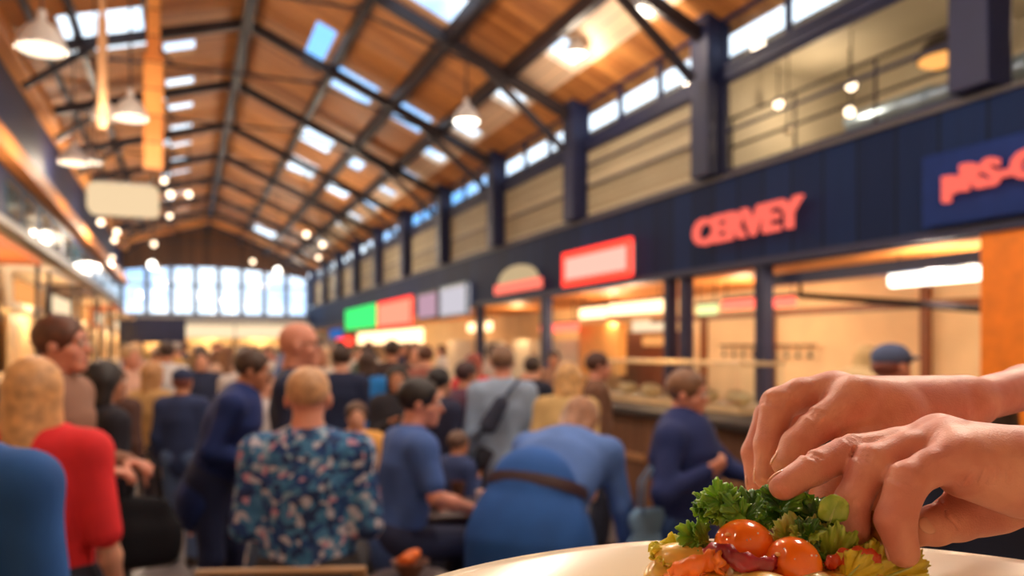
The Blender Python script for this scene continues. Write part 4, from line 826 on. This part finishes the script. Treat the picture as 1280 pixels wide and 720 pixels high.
# ================================================================ foreground: plate, salad, the cook's hands
A = at
M_plate = mat('cream porcelain', (240, 226, 200), .22, var=.015, scale=4, coat=.3)
pc = CAMP + RT*.163 + FW*.303; pz0 = 1.48
pl = empty('serving_plate', (pc.x, pc.y, pz0-.024), 'large cream porcelain plate under the salad', 'plate')
MB().lathe([(.001, 0), (.15, 0), (.155, .002), (.2, .006), (.272, .0205), (.2795, .0225), (.28, .024), (.2785, .0255), (.27, .0245), (.215, .0145), (.195, .0085), (.18, .0065), (.001, .006)], n=160).build('plate_body', M_plate, pl, True)
MB().lathe([(.145, -.004), (.15, -.004), (.152, .001), (.143, .001)], n=96, close=True).build('foot_ring', M_plate, pl, 'auto')
ht = empty('high_table', (pc.x, pc.y, 0), 'tall round table carrying the plate', 'table')
zt = pz0-.024-.004; mw = wood('high table wood', (110, 70, 44), (156, 106, 70), .12, 'Y', .4, 'X')
MB().lathe([(.001, zt-.035), (.235, zt-.035), (.245, zt-.025), (.245, zt-.008), (.238, zt), (.001, zt)], n=72).build('tabletop', mw, ht, 'auto'); MB().lathe([(.03, .03), (.03, zt-.035)], n=20).build('pedestal', M_steel, ht, 'auto'); MB().lathe([(.001, 0), (.24, 0), (.24, .015), (.05, .035), (.001, .035)], n=40).build('base', M_steel, ht, 'auto')
# ---- tomatoes
M_tom = mat('tomato skin', (250, 116, 26), .16, var=.16, scale=40, sss=.25, coat=.7)
M_tstem = mat('tomato scar', (236, 170, 96), .5)
for (px, py, t, r, sc, lab) in ((930, 681, .440, .0155, (1.06, 1, .9), 'orange-red cherry tomato higher up, left of the other'), (991, 705, .425, .0148, (1.0, 1, .97), 'orange-red cherry tomato lower down, right of the other')):
    c = A(px, py, t); s = SDF(.0009, .004); s.ell(c, V3(sc)*r); ax = (UP*.5-FW*.45-RT*.75).normalized(); s.cute(c+ax*r*1.08, (r*.16,)*3, k=.004)
    v, f = s.mesh(); v = v-np.array(c); o = np_mesh('cherry_tomato', [(v, f)], M_tom); o.location = c; tag(o, lab, 'tomato', 'cherry tomatoes on the salad')
    MB().ball(ax*r*.9, r*.13, 10, (1, 1, .6)).build('stem_scar', M_tstem, o, True)
    dm = MB(); M_drop = mat('water drop', (255, 244, 230), .05, coat=1)
    for i in range(9):
        d = (UP*random.uniform(.1, 1)-FW*random.uniform(.1, .9)+RT*random.uniform(-.8, .8)).normalized(); dd = V3((d.x*sc[0], d.y*sc[1], d.z*sc[2]))*r; MB().ball(c*0+dd, .00035+.0001*(i % 3), 8).build('water_drop', M_drop, o, True) if i < 5 else None
# ---- chunks
def chunk(px, py, t, r, c, name, lab, cat, grp, seed, rough=.35, sc=(1.3, 1, .7), cut=True):
    s = SDF(.0011, .005); rr_ = random.Random(seed); E = Matrix.Rotation(rr_.uniform(0, 3), 4, 'Z') @ Matrix.Rotation(rr_.uniform(-.5, .5), 4, 'X')
    s.ell((0, 0, 0), V3(sc)*r, E); s.ell(E @ V3((r*.35, r*.2, r*.1)), V3((sc[0]*.8, sc[1]*.8, sc[2]*.9))*r, E, .004)
    if cut: s.cute(E @ V3((0, -r*1.5, r*.9)), (r*1.1,)*3, k=.002)
    s.cute(E @ V3((r*1.5, 0, -r*.2)), (r*.7,)*3, k=.002)
    o = np_mesh(name, [s.mesh()], mat(*c, rough=rough, var=.16, scale=60, sss=.2, coat=.4)); o.location = A(px, py, t); return tag(o, lab, cat, grp)
YEL = ('yellow potato', (240, 196, 92)); ORA = ('orange pepper', (232, 118, 40)); PAL = ('pale potato', (240, 214, 140)); RED = ('red pepper', (206, 66, 34))
pos = [(862, 706, .455, .016, YEL), (838, 724, .45, .014, YEL), (884, 722, .435, .015, ORA), (905, 703, .445, .012, ORA), (935, 729, .42, .014, PAL), (1010, 735, .42, .015, PAL), (962, 742, .41, .014, YEL), (1045, 722, .44, .014, YEL), (1085, 728, .44, .015, YEL), (1120, 730, .45, .013, PAL), (870, 742, .43, .016, ORA), (1050, 748, .42, .016, YEL), (905, 745, .42, .016, YEL), (1000, 762, .41, .016, ORA), (1100, 752, .44, .016, YEL),
       (960, 745, .47, .018, YEL), (910, 740, .48, .018, PAL), (1010, 742, .48, .018, YEL), (1060, 742, .48, .018, PAL), (955, 715, .475, .016, YEL), (1005, 712, .475, .016, PAL), (1050, 700, .47, .013, YEL), (900, 715, .475, .015, YEL)]
loc_ = ['leftmost of the heap', 'at the lower left rim of the heap', 'left of and below the higher tomato', 'touching the left side of the higher tomato', 'between the two tomatoes', 'under the lower tomato to its right', 'under the lower tomato to its left', 'right of the lower tomato', 'under the yellow lettuce', 'at the right end of the heap', 'low at the left front', 'low at the right front', 'low at the front below the higher tomato', 'lowest at the front', 'low at the right end',
        'buried behind the lower tomato', 'buried behind the left chunks', 'buried behind the right chunks', 'buried far right', 'under the green leaves, middle', 'under the green leaves, right', 'under the round lime leaf', 'under the green leaves, left']
for i, (px, py, t, r, c) in enumerate(pos):
    nm = {'yellow potato': ('potato_chunk', 'yellow potato chunk'), 'pale potato': ('potato_chunk', 'pale cream potato chunk'), 'orange pepper': ('pepper_piece', 'orange pepper piece')}[c[0]]
    chunk(px, py, t, r, c, nm[0], nm[1]+' '+loc_[i], nm[1].split()[1], 'vegetable chunks in the salad', i)
def ribbon(pts, w, m, name, lab, cat, curl=.4):
    P = [A(*p) for p in pts]; n = 24; C = []
    for i in range(n+1):
        u = i/n*(len(P)-1); j = min(int(u), len(P)-2); f = u-j; p0 = P[max(j-1, 0)]; p1, p2 = P[j], P[j+1]; p3 = P[min(j+2, len(P)-1)]
        C.append(.5*((2*p1)+(p2-p0)*f+(2*p0-5*p1+4*p2-p3)*f*f+(3*p1-p0-3*p2+p3)*f**3))
    v = []; f = []; K = 6
    for i, c in enumerate(C):
        tg = (C[min(i+1, n)]-C[max(i-1, 0)]).normalized(); sd = (UP*.8-FW*.5).cross(tg).cross(tg).normalized(); nn = sd.cross(tg); ww = w*math.sin(math.pi*(.08+.84*i/n))**.6
        for q in range(K+1):
            a = (q/K-.5); off = sd*ww*a*2+nn*(curl*ww*(1-4*a*a))+nn*.0012*math.sin(i*1.3+q); v.append(c+off)
    for i in range(n):
        for q in range(K): a = i*(K+1)+q; f.append((a, a+1, a+K+2, a+K+1))
    c0 = C[n//2]; o = MB().add([x-c0 for x in v], f).build(name, m, None, True); o.location = c0; md = o.modifiers.new('s', 'SOLIDIFY'); md.thickness = .0014; md.offset = 0; return tag(o, lab, cat)
M_on = mat('red onion', (150, 34, 48), .25, var=.4, scale=50, coat=.4)
ribbon([(882, 690, .425), (903, 688, .42), (925, 700, .415), (952, 706, .415), (968, 700, .42)], .006, M_on, 'radicchio_strip', 'dark red curled radicchio strip below the higher tomato', 'radicchio', .9)
ribbon([(838, 716, .425), (868, 706, .42), (895, 698, .42), (905, 712, .41)], .007, mat('orange pepper'), 'pepper_strip', 'long orange pepper strip at the left of the heap', 'pepper', .7)
ribbon([(1030, 706, .43), (1050, 696, .43), (1078, 694, .43), (1098, 700, .43)], .006, mat(*RED, rough=.3, coat=.4), 'pepper_strip', 'red-orange pepper strip left of the yellow lettuce', 'pepper', .8)
ribbon([(1078, 674, .45), (1088, 655, .452), (1096, 648, .45), (1102, 668, .445), (1106, 684, .44)], .005, mat('bronze leaf', (176, 112, 52), .4, var=.4, scale=80), 'bronze_leaf', 'bronze curled leaf sticking up behind the yellow lettuce', 'leaf', .9)
ribbon([(1058, 662, .455), (1050, 668, .452), (1062, 676, .45), (1075, 672, .45)], .004, mat('pink radish', (214, 150, 130), .4), 'radish_slice', 'small pinkish radish slice beside the lime leaf', 'radish', .6)
# ---- leaves
def leafmat(name, c1, c2):
    m = bpy.data.materials.new(name); m.use_nodes = True; nt = m.node_tree; N = nt.nodes.new; L = nt.links.new; b = nt.nodes['Principled BSDF']
    tc = N('ShaderNodeTexCoord'); vo = N('ShaderNodeTexVoronoi'); vo.feature = 'DISTANCE_TO_EDGE'; vo.inputs['Scale'].default_value = 240; L(tc.outputs['Object'], vo.inputs['Vector'])
    nz = N('ShaderNodeTexNoise'); nz.inputs['Scale'].default_value = 60; L(tc.outputs['Object'], nz.inputs['Vector']); rp = N('ShaderNodeValToRGB'); L(nz.outputs['Fac'], rp.inputs[0])
    rp.color_ramp.elements[0].position = .35; rp.color_ramp.elements[0].color = (*lin(c1), 1); rp.color_ramp.elements[1].position = .66; rp.color_ramp.elements[1].color = (*lin(c2), 1)
    bp = N('ShaderNodeBump'); bp.inputs['Strength'].default_value = .5; bp.inputs['Distance'].default_value = .001; L(vo.outputs['Distance'], bp.inputs['Height']); L(bp.outputs[0], b.inputs['Normal'])
    L(rp.outputs[0], b.inputs['Base Color']); b.inputs['Roughness'].default_value = .38; b.inputs['Coat Weight'].default_value = .3; b.inputs['Coat Roughness'].default_value = .2
    b.inputs['Subsurface Weight'].default_value = .25; b.inputs['Subsurface Radius'].default_value = (.003, .004, .001); b.inputs['Subsurface Scale'].default_value = 1; return m
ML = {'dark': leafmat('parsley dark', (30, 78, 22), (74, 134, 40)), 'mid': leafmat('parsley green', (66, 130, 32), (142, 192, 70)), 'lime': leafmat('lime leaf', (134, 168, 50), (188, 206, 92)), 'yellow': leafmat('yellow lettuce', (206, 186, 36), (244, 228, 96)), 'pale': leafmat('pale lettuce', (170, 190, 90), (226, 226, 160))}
def leaf_mb(r, lobes, amp, fr, seed, cup=.5, wav=.25):
    """an outline of lobes about a stalk end at the origin, growing towards +Y, cupped and frilled"""
    n = 72; rings = 7; v = [(0, 0, 0)]; f = []; rd = random.Random(seed); ph = rd.uniform(0, 6)
    for j in range(1, rings+1):
        q = j/rings
        for i in range(n):
            a = 2*math.pi*i/n; rad = r*(1+amp*q*math.cos(lobes*(a-math.pi/2))+fr*q*q*math.cos(lobes*3*(a)+ph))*q*(1-.22*math.exp(-((a-4.712)/.35)**2*1.0)*3*q*.9)
            x = rad*math.cos(a); y = rad*math.sin(a)+r*.75*q
            z = cup*r*q*q*(.6*math.sin(a*2+ph)*.5)+wav*r*q**2*(.45*math.sin((lobes+2)*a+ph)+1.5*noise.noise(V3((math.cos(a)*2.2, math.sin(a)*2.2, seed*1.7+q)))+.5*math.sin(lobes*3*a+ph*2)*q**2)+.25*r*noise.noise(V3((x, y, seed*.01))*260)*q-cup*.4*r*q*q
            v.append((x, y, z))
    for i in range(n): f.append((0, 1+i, 1+(i+1) % n))
    for j in range(rings-1):
        for i in range(n): a = 1+j*n+i; b = 1+j*n+(i+1) % n; f.append((a, a+n, b+n, b))
    return v, f
def orient(d, up, p):
    y = V3(d).normalized(); z = (V3(up)-y*V3(up).dot(y)).normalized(); x = y.cross(z); return Matrix(((x.x, y.x, z.x, p.x), (x.y, y.y, z.y, p.y), (x.z, y.z, z.z, p.z), (0, 0, 0, 1)))
def sprig(px, py, t, dirn, L, r, mk, lab, seed, nl=6):
    rd = random.Random(seed); base = A(px, py, t); e = empty('parsley_sprig', base, lab, 'parsley', 'parsley sprigs on the salad')
    d = (RT*dirn[0]+UP*dirn[1]+FW*dirn[2]).normalized(); bend = UP*-.25+RT*rd.uniform(-.3, .3); P = [V3((0, 0, 0))]
    for i in range(6): P.append(P[-1]+(d+bend*i/6).normalized()*L/6)
    MB().tube(P, [.0013-.00012*i for i in range(7)], 8).build('stem', ML['lime'], e, True)
    for i in range(nl):
        q = P[min(6, 2+i*4//nl+1)] if i < nl-1 else P[-1]
        sd = d.cross(-FW+UP*.4).normalized()*(1 if i % 2 else -1); dd = (d*(.5+rd.random()*.6)+sd*(1.0 if i < nl-1 else .1)+UP*rd.uniform(-.2, .5)-FW*rd.uniform(-.2, .5)).normalized()
        up = (UP*.8-FW*rd.uniform(.3, 1.1)+RT*rd.uniform(-.5, .5)); v, f = leaf_mb(r*rd.uniform(.8, 1.15), 5, .2, .1, seed*17+i, .6, .22)
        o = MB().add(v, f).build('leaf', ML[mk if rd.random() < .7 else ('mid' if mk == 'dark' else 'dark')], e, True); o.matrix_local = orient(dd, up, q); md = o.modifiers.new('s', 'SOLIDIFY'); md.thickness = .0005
SP = [(915, 652, .455, (-.3, .9, -.1), .028, .0095, 'mid', 'upper left parsley sprig, highest of all'), (900, 668, .45, (-.9, .35, -.2), .022, .0085, 'mid', 'leftmost parsley sprig drooping beside the higher tomato'),
      (945, 655, .452, (-.6, .8, -.2), .024, .0095, 'mid', 'parsley sprig directly above the higher tomato'), (975, 655, .46, (.1, 1, 0), .024, .0105, 'dark', 'dark parsley sprig under the front index fingertip'),
      (1000, 668, .455, (.5, .8, 0), .024, .0105, 'dark', 'dark parsley sprig right of the fingertip'), (965, 672, .445, (.9, .15, -.3), .026, .0085, 'mid', 'parsley sprig lying across the centre between the tomatoes'),
      (1000, 682, .445, (.9, .2, -.2), .022, .0095, 'mid', 'parsley sprig right of the lower tomato'), (930, 662, .465, (.3, .8, .2), .026, .0105, 'dark', 'shaded parsley sprig at the back of the heap'),
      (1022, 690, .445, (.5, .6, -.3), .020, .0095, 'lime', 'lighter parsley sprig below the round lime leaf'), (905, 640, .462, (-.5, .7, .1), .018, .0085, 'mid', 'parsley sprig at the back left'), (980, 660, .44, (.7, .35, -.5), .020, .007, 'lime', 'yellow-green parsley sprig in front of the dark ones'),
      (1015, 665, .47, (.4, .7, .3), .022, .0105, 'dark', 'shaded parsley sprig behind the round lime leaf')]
for i, (px, py, t, d, L, r, mk, lab) in enumerate(SP): sprig(px, py+14, t+.004, d, L*.72, r*.74, mk, lab, 40+i, 8)
def bigleaf(px, py, t, d, up, r, lobes, amp, fr, mk, name, lab, cat, seed, cup=.6, wav=.28):
    v, f = leaf_mb(r, lobes, amp, fr, seed, cup, wav); o = MB().add(v, f).build(name, ML[mk], None, True); D = RT*d[0]+UP*d[1]+FW*d[2]; U_ = RT*up[0]+UP*up[1]+FW*up[2]
    o.matrix_world = orient(D, U_, A(px, py, t)); md = o.modifiers.new('s', 'SOLIDIFY'); md.thickness = .0007
    MB().tube([(0, -r*.3, -.0006), (0, r*.3, -.0004), (0, r*1.2, -.001)], [.0011, .0008, .0003], 6).build('midrib', ML['pale'], o, True); return tag(o, lab, cat, 'lettuce leaves in the salad')
bigleaf(1037, 652, .44, (.15, .5, -.1), (0, .25, -1), .0085, 2, .04, .01, 'lime', 'round_leaf', 'round lime-green leaf left of the bent middle finger', 'leaf', 3, .2, .04)
bigleaf(1036, 704, .44, (.1, .9, -.3), (-.2, .4, -1), .013, 7, .1, .08, 'lime', 'lettuce_leaf', 'light green lettuce leaf below the round lime leaf', 'lettuce', 5)
bigleaf(1003, 690, .452, (.2, .9, -.2), (0, .5, -1), .012, 6, .1, .08, 'pale', 'lettuce_leaf', 'pale lettuce leaf just above the lower tomato', 'lettuce', 6)
bigleaf(1078, 722, .435, (.5, .8, -.3), (-.1, .6, -1), .012, 9, .09, .08, 'yellow', 'lettuce_leaf', 'yellow frilly lettuce leaf under the front fingertips', 'lettuce', 7, .8, .32)
bigleaf(1105, 722, .43, (.8, .4, -.2), (.1, .8, -1), .013, 9, .09, .08, 'yellow', 'lettuce_leaf', 'yellow frilly lettuce leaf at the right end of the heap', 'lettuce', 8, .8, .32)
bigleaf(1056, 726, .425, (.3, .7, -.5), (0, .8, -1), .011, 8, .09, .08, 'yellow', 'lettuce_leaf', 'yellow lettuce leaf in front of the red pepper strip', 'lettuce', 9, .8, .3)
bigleaf(880, 690, .462, (-.9, .3, -.2), (0, .9, -.6), .012, 7, .1, .08, 'pale', 'lettuce_leaf', 'pale lettuce leaf at the far left of the heap', 'lettuce', 10)
bigleaf(858, 694, .455, (-.8, .2, -.3), (0, .9, -.6), .012, 7, .1, .08, 'yellow', 'lettuce_leaf', 'yellowish lettuce leaf lying on the plate at left', 'lettuce', 11)
# ---- the cook: hands modelled finely in place, then the rest of the body to the right of the frame
def seg(s, pts, rs, k=.0035): s.chain([A(*p) for p in pts], rs, k)
def grooves(s, p, q, r, n=2, w=.00075):
    """skin folds across the back of a joint p on the way to q"""
    a, b = A(*p), A(*q); d = (b-a).normalized(); up = (UP-d*UP.dot(d)).normalized(); sd = d.cross(up)
    for i in range(n):
        o = d*(i-(n-1)/2)*.0026; c = [a+o+(up*math.cos(x)+sd*math.sin(x))*(r+.0005)+d*.0008*math.cos(x*3+i) for x in (-.8, -.4, 0, .4, .8)]
        for j in range(4): s.cut(c[j], c[j+1], w, None, .0018)
HH = .00115
fh = SDF(HH, .012)
# front (left) hand: palm web from wrist to knuckles
Wf, Wf2 = (1300, 589, .450), (1300, 612, .480)
K1, K2, K3, K4 = (1172, 545, .478), (1184, 552, .460), (1192, 562, .447), (1200, 576, .436)
for Kx, r in ((K1, .0125), (K2, .0125), (K3, .0125), (K4, .0135)): fh.cone(A(*Wf), A(*Kx), .0195, r, .010)
fh.cone(A(1270, 600, .45), A(1205, 590, .445), .020, .014, .012)
fh.cone(A(*Wf2), A(1222, 632, .482), .0185, .0150, .005); fh.cone(A(*Wf2), A(1205, 590, .475), .018, .014, .006)
fh.cone(A(*Wf), A(1660, 640, .52), .0205, .040, .01); fh.cone(A(*Wf2), A(1660, 640, .52), .0185, .038, .01)
fh.group(.007)
seg(fh, [(1176, 546, .478), (1120, 556, .474), (1062, 565, .470)], [.0118, .0096, .0098]); seg(fh, [(1062, 565, .470), (1018, 585, .462), (979, 608, .455)], [.0100, .0094, .0080])
fh.group(.005)
seg(fh, [(1188, 548, .460), (1135, 562, .456), (1090, 579, .452)], [.0118, .0098, .0102]); seg(fh, [(1090, 579, .452), (1066, 625, .450), (1069, 663, .448)], [.0104, .0094, .0080])
fh.group(.004)
seg(fh, [(1194, 560, .455), (1150, 580, .468), (1114, 600, .476)], [.0108, .0092, .0094]); seg(fh, [(1114, 600, .476), (1101, 634, .478), (1094, 662, .474)], [.0096, .0088, .0076])
fh.group(.005)
seg(fh, [(1203, 572, .436), (1165, 584, .434), (1134, 602, .432)], [.0122, .0098, .0104]); seg(fh, [(1134, 602, .432), (1119, 650, .430), (1129, 690, .429)], [.0106, .0100, .0084])
fh.group(.008)
seg(fh, [(1240, 630, .480), (1196, 647, .472), (1168, 657, .464), (1147, 664, .458)], [.0175, .0135, .0112, .0088])
for p, q, r, n in (((1062, 563, .470), (1018, 585, .462), .0098, 3), ((1018, 585, .462), (979, 608, .455), .0092, 2), ((1090, 577, .452), (1066, 625, .450), .0102, 3), ((1134, 600, .432), (1119, 650, .430), .0104, 3)): grooves(fh, p, q, r, n)
fhm = fh.mesh()
def surf(m, px, py):
    d = m[0]-np.array(CAMP); t = d @ np.array(FW); x = 640+F*(d @ np.array(RT))/t; y = 435-F*d[:, 2]/t
    k = np.where((x-px)**2+(y-py)**2 < 9)[0]; k = k if len(k) else np.array([np.argmin((x-px)**2+(y-py)**2)]); return V3(m[0][k[np.argmin(t[k])]])
for ln in (((1217, 592), (1211, 600), (1205, 609)), ((1231, 590), (1228, 599), (1224, 607)), ((1241, 589), (1239, 597), (1236, 605)), ((1251, 590), (1250, 597), (1248, 604)), ((1172, 622), (1186, 643), (1200, 660)), ((1262, 592), (1262, 604))):
    q = [surf(fhm, *p) for p in ln]
    for i in range(len(q)-1): fh.cut(q[i], q[i+1], .0009, None, .0012)
fhm = fh.mesh()
bh = SDF(HH*1.1, .012)
Wb = (1205, 504, .575)
for Kx, r in (((1068, 497, .527), .0140), ((1040, 492, .545), .0130), ((1030, 492, .565), .013), ((1040, 500, .585), .012)): bh.cone(A(*Wb), A(*Kx), .0150, r, .010)
bh.cone(A(1180, 512, .56), A(1105, 520, .535), .015, .014, .012)
bh.cone(A(*Wb), A(1285, 484, .61), .0155, .0162, .008, UP.cross(RT), 1.4); bh.cone(A(1285, 484, .61), A(1560, 470, .74), .0162, .040, .008, UP.cross(RT), 1.2)
bh.group(.007)
seg(bh, [(1072, 497, .527), (1022, 531, .518), (996, 556, .513), (980, 580, .508)], [.0128, .0108, .0098, .0078])
bh.group(.006)
seg(bh, [(1044, 487, .545), (1000, 494, .544), (972, 506, .542)], [.0125, .0112, .0112]); seg(bh, [(972, 506, .542), (962, 556, .536), (958, 596, .530)], [.0112, .0100, .0082])
bh.group(.005)
seg(bh, [(1034, 492, .565), (990, 500, .570), (962, 520, .572)], [.0115, .0102, .0104]); seg(bh, [(962, 520, .572), (944, 566, .566), (946, 604, .556)], [.0102, .0092, .0076])
bh.group(.005)
seg(bh, [(1042, 500, .585), (1005, 510, .592), (982, 526, .594)], [.0105, .0092, .009]); seg(bh, [(982, 526, .594), (968, 560, .59), (968, 590, .58)], [.009, .008, .0068])
bh.group(.008)
seg(bh, [(1120, 518, .535), (1075, 556, .518), (1045, 592, .508), (1026, 628, .502)], [.0165, .0128, .0112, .0088])
for p, q, r, n in (((1022, 531, .518), (996, 556, .513), .0108, 3), ((972, 506, .542), (962, 556, .536), .0112, 3)): grooves(bh, p, q, r, n)
bhm = bh.mesh()
ck = CAMP+RT*.80+FW*.56
yl, yr_ = V3(A(1660, 640, .52)), V3(A(1560, 470, .74))
hd = math.degrees(math.atan2(-RT.x, -RT.y)); Z0c = .26
Ti = (Matrix.Translation((ck.x, ck.y, Z0c)) @ Matrix.Rotation(-R(hd), 4, 'Z')).inverted()
el_l, el_r = Ti @ yl, Ti @ yr_
m = SK['cook'] = mat('skin cook', (206, 138, 112), .48, var=.05, scale=9, sss=.12)
m.node_tree.nodes['Principled BSDF'].inputs['Subsurface Scale'].default_value = .3
nt = m.node_tree; N = nt.nodes.new; L = nt.links.new; tc = N('ShaderNodeTexCoord'); n1 = N('ShaderNodeTexNoise'); n1.inputs['Scale'].default_value = 34; n1.inputs['Detail'].default_value = 3; L(tc.outputs['Object'], n1.inputs['Vector'])
rp = N('ShaderNodeValToRGB'); L(n1.outputs['Fac'], rp.inputs[0]); rp.color_ramp.elements[0].position = .36; rp.color_ramp.elements[0].color = (*lin((206, 130, 116)), 1); rp.color_ramp.elements[1].position = .64; rp.color_ramp.elements[1].color = (*lin((226, 160, 140)), 1)
L(rp.outputs[0], nt.nodes['Principled BSDF'].inputs['Base Color'])
vo = N('ShaderNodeTexVoronoi'); vo.inputs['Scale'].default_value = 900; L(tc.outputs['Object'], vo.inputs['Vector']); bp = N('ShaderNodeBump'); bp.inputs['Strength'].default_value = .25; bp.inputs['Distance'].default_value = .0006; L(vo.outputs['Distance'], bp.inputs['Height'])
n2 = N('ShaderNodeTexNoise'); n2.inputs['Scale'].default_value = 130; n2.inputs['Detail'].default_value = 5; L(tc.outputs['Object'], n2.inputs['Vector']); b2 = N('ShaderNodeBump'); b2.inputs['Strength'].default_value = .35; b2.inputs['Distance'].default_value = .001; L(n2.outputs['Fac'], b2.inputs['Height']); L(bp.outputs[0], b2.inputs['Normal']); L(b2.outputs[0], nt.nodes['Principled BSDF'].inputs['Normal'])
cb, _, _ = person(0, 0, hd, 1.74, 'cook reaching in from the right with two bare hands over the salad', 'cook', ('short', (60, 40, 30)), top=(240, 236, 226), sleeve='elbow', bottom=(40, 40, 46), res=.011,
                  arms={'L': (tuple(el_l), tuple(el_l)), 'R': (tuple(el_r), tuple(el_r+V3((0, .001, 0))))}, extra=[fhm, bhm], base=ck, z0=Z0c)
M_nail = mat('fingernail', (232, 176, 156), .25, var=.03, coat=.4)
def nail(p, q, r, up=UP):
    a, b = A(*p), A(*q); d = (b-a).normalized(); u = (up-d*up.dot(d)).normalized(); c = b-d*.001+u*(r-.0012); M = orient(d, u, c)
    o = MB().ball((0, 0, 0), 1, 16, (.0052, .0065, .0016)).build('fingernail', M_nail, cb, True); o.matrix_parent_inverse = Matrix.Identity(4)
    o.matrix_local = (Matrix.Translation(cb.location) @ Matrix.Rotation(cb.rotation_euler.z, 4, 'Z')).inverted() @ M
nail((1018, 585, .462), (979, 608, .455), .0080, UP*.8+FW*.6); nail((1066, 625, .450), (1069, 663, .448), .0080, -RT*.8+FW*.7); nail((1119, 650, .430), (1129, 690, .429), .0084, -RT*.9+FW*.5)
nail((1101, 634, .478), (1094, 662, .474), .0076, -RT*.9+FW*.5); nail((1168, 657, .464), (1147, 664, .458), .0088, -FW+UP*.6)
nail((996, 556, .513), (980, 580, .508), .0078, UP*.7+FW*.4-RT*.4); nail((962, 556, .536), (958, 596, .530), .0082, -RT+FW*.4); nail((944, 566, .566), (946, 604, .556), .0076, -RT+FW*.4)
pf = empty('duckboard_platform', (ck.x, ck.y, 0), 'low wooden platform under the cook', 'platform', rz=-R(hd))
for i in range(6): MB().box(-.42+i*.145, -.3+i*.145, -.3, .3, Z0c-.03, Z0c).build('slat', mw, pf, bevel=.004)
for y in (-.26, 0, .26): MB().box(-.42, .45, y-.04, y+.04, 0, Z0c-.03).build('runner', mw, pf)

for i, (px, py, t, d, r, mk, lab) in enumerate(((1092, 704, .452, (.1, 1, -.1), .011, 'yellow', 'yellow lettuce leaf standing behind the near bent fingertip'), (1068, 712, .45, (-.2, 1, -.2), .011, 'yellow', 'yellow lettuce leaf just right of the light green one'), (1122, 716, .445, (.6, .6, -.1), .010, 'yellow', 'small yellow lettuce leaf at the extreme right of the heap'),
        (1045, 676, .452, (.5, .7, 0), .010, 'mid', 'mid green lettuce leaf tucked behind the round lime leaf'), (985, 676, .45, (-.2, .9, -.4), .009, 'pale', 'small pale lettuce leaf between the two tomatoes'))):
    bigleaf(px, py, t, d, (0, .5, -1), r, 8, .1, .09, mk, 'lettuce_leaf', lab, 'lettuce', 30+i, .7, .3)
S.view_settings.view_transform = 'Standard'; S.view_settings.look = 'None'; S.view_settings.gamma = 1; S.view_settings.exposure = 0.0; S.view_settings.use_curve_mapping = False
S.cycles.use_denoising = True; S.cycles.max_bounces = 6; S.cycles.sample_clamp_indirect = 6; S.cycles.caustics_reflective = False; S.cycles.caustics_refractive = False
